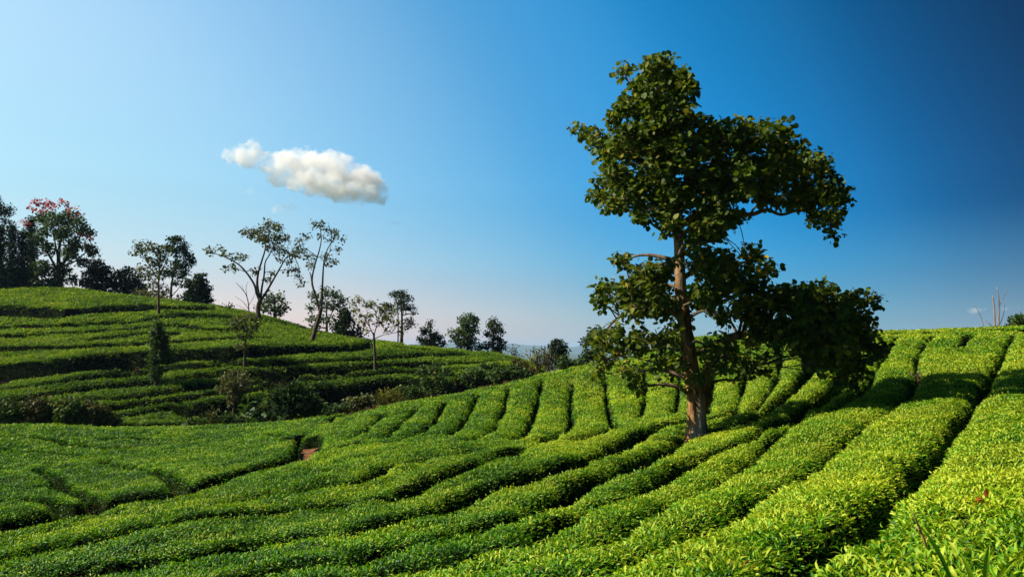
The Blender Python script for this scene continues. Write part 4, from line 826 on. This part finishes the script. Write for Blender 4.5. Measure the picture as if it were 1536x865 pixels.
def cloud(label, d, puffs, dens, scale):
    import bmesh
    c0 = px(np.mean([p[0] for p in puffs]), np.mean([p[1] for p in puffs]), d)
    bm = bmesh.new(); s_ = d / F
    for (u, v, r, rz) in puffs:
        c = px(u, v, d + rng.uniform(-.3, .3) * r * s_) - c0
        res = bmesh.ops.create_icosphere(bm, subdivisions=3, radius=1.08)
        for vv in res['verts']: vv.co = Vector((vv.co.x * r * s_ + c[0], vv.co.y * r * s_ * .8 + c[1], vv.co.z * rz * s_ + c[2]))
    me = bpy.data.meshes.new('cloud'); bm.to_mesh(me); bm.free()
    o_ = bpy.data.objects.new('cloud', me); COL.objects.link(o_); o_.location = tuple(c0); tag(o_, label, 'cloud')
    me.materials.append(cloud_mat('cloud', dens, rng.uniform(0, 900), scale)); o_['group'] = 'small white clouds'
    rm = o_.modifiers.new('remesh', 'REMESH'); rm.mode = 'VOXEL'; rm.voxel_size = 1.7 * s_
    for ns, stg in ((26, 34), (9, 13)):
        tx = bpy.data.textures.new('billow', 'CLOUDS'); tx.noise_scale = ns * s_ / 2.17; tx.noise_depth = 3
        dm = o_.modifiers.new('billow', 'DISPLACE'); dm.texture = tx; dm.texture_coords = 'LOCAL'; dm.strength = stg * s_ / 2.17 * min(1, puffs[0][2] / 12); dm.mid_level = .55
    return o_
DC = 2600
cloud('largest white cloud, stretched and pointed at its left end', DC, [(350,232,17,12),(372,234,22,17),(398,242,22,16),(430,248,30,24),(465,250,34,27),(500,256,36,30),(535,272,34,28),(565,290,22,18),(480,275,50,18),(530,288,45,17),(425,268,24,14),(448,236,20,14),(380,222,14,12),(555,274,22,18),(515,243,20,14)], .032, .020)
cloud('faint small cloud just below the largest cloud', DC, [(421,311,12,6),(434,312,12,7),(412,313,7,4)], .010, .03)
cloud('tiny wisp of cloud right of and below the largest cloud', DC, [(593,331,10,5),(602,335,8,4)], .006, .03)
cloud('tiny wisp of cloud under the left part of the largest cloud', DC, [(376,287,8,5)], .005, .03)
cloud('small pink tinged cloud low behind the bare poles', 5200, [(1462,463,11,4),(1472,463,8,3)], .006, .02)
cloud('faint flat cloud just right of the bare poles', 5200, [(1512,462,9,2.5)], .005, .02)

# ------------------------------------------------------------------ haze
import bmesh
def haze(x0, x1, y0, y1, z0, z1, dens):
    me = bpy.data.meshes.new('haze'); bm = bmesh.new(); bmesh.ops.create_cube(bm, size=1.0)
    for v in bm.verts: v.co = Vector(((x0 + x1) / 2 + v.co.x * (x1 - x0), (y0 + y1) / 2 + v.co.y * (y1 - y0), (z0 + z1) / 2 + v.co.z * (z1 - z0)))
    bm.to_mesh(me); bm.free(); o_ = bpy.data.objects.new('haze', me); COL.objects.link(o_)
    m, t = new_mat('haze'); v = nd('ShaderNodeVolumePrincipled', t); v.inputs['Color'].default_value = (.45, .66, 1.0, 1); v.inputs['Density'].default_value = dens; v.inputs['Anisotropy'].default_value = .2
    o2 = nd('ShaderNodeOutputMaterial', t); t.links.new(v.outputs[0], o2.inputs['Volume']); me.materials.append(m); tag(o_, kind='haze' and 'stuff')
    return o_
if HAZE: haze(-19000, 19000, -19000, 19000, min(float(GZ.min()), -60) - 1, 92, HAZE)
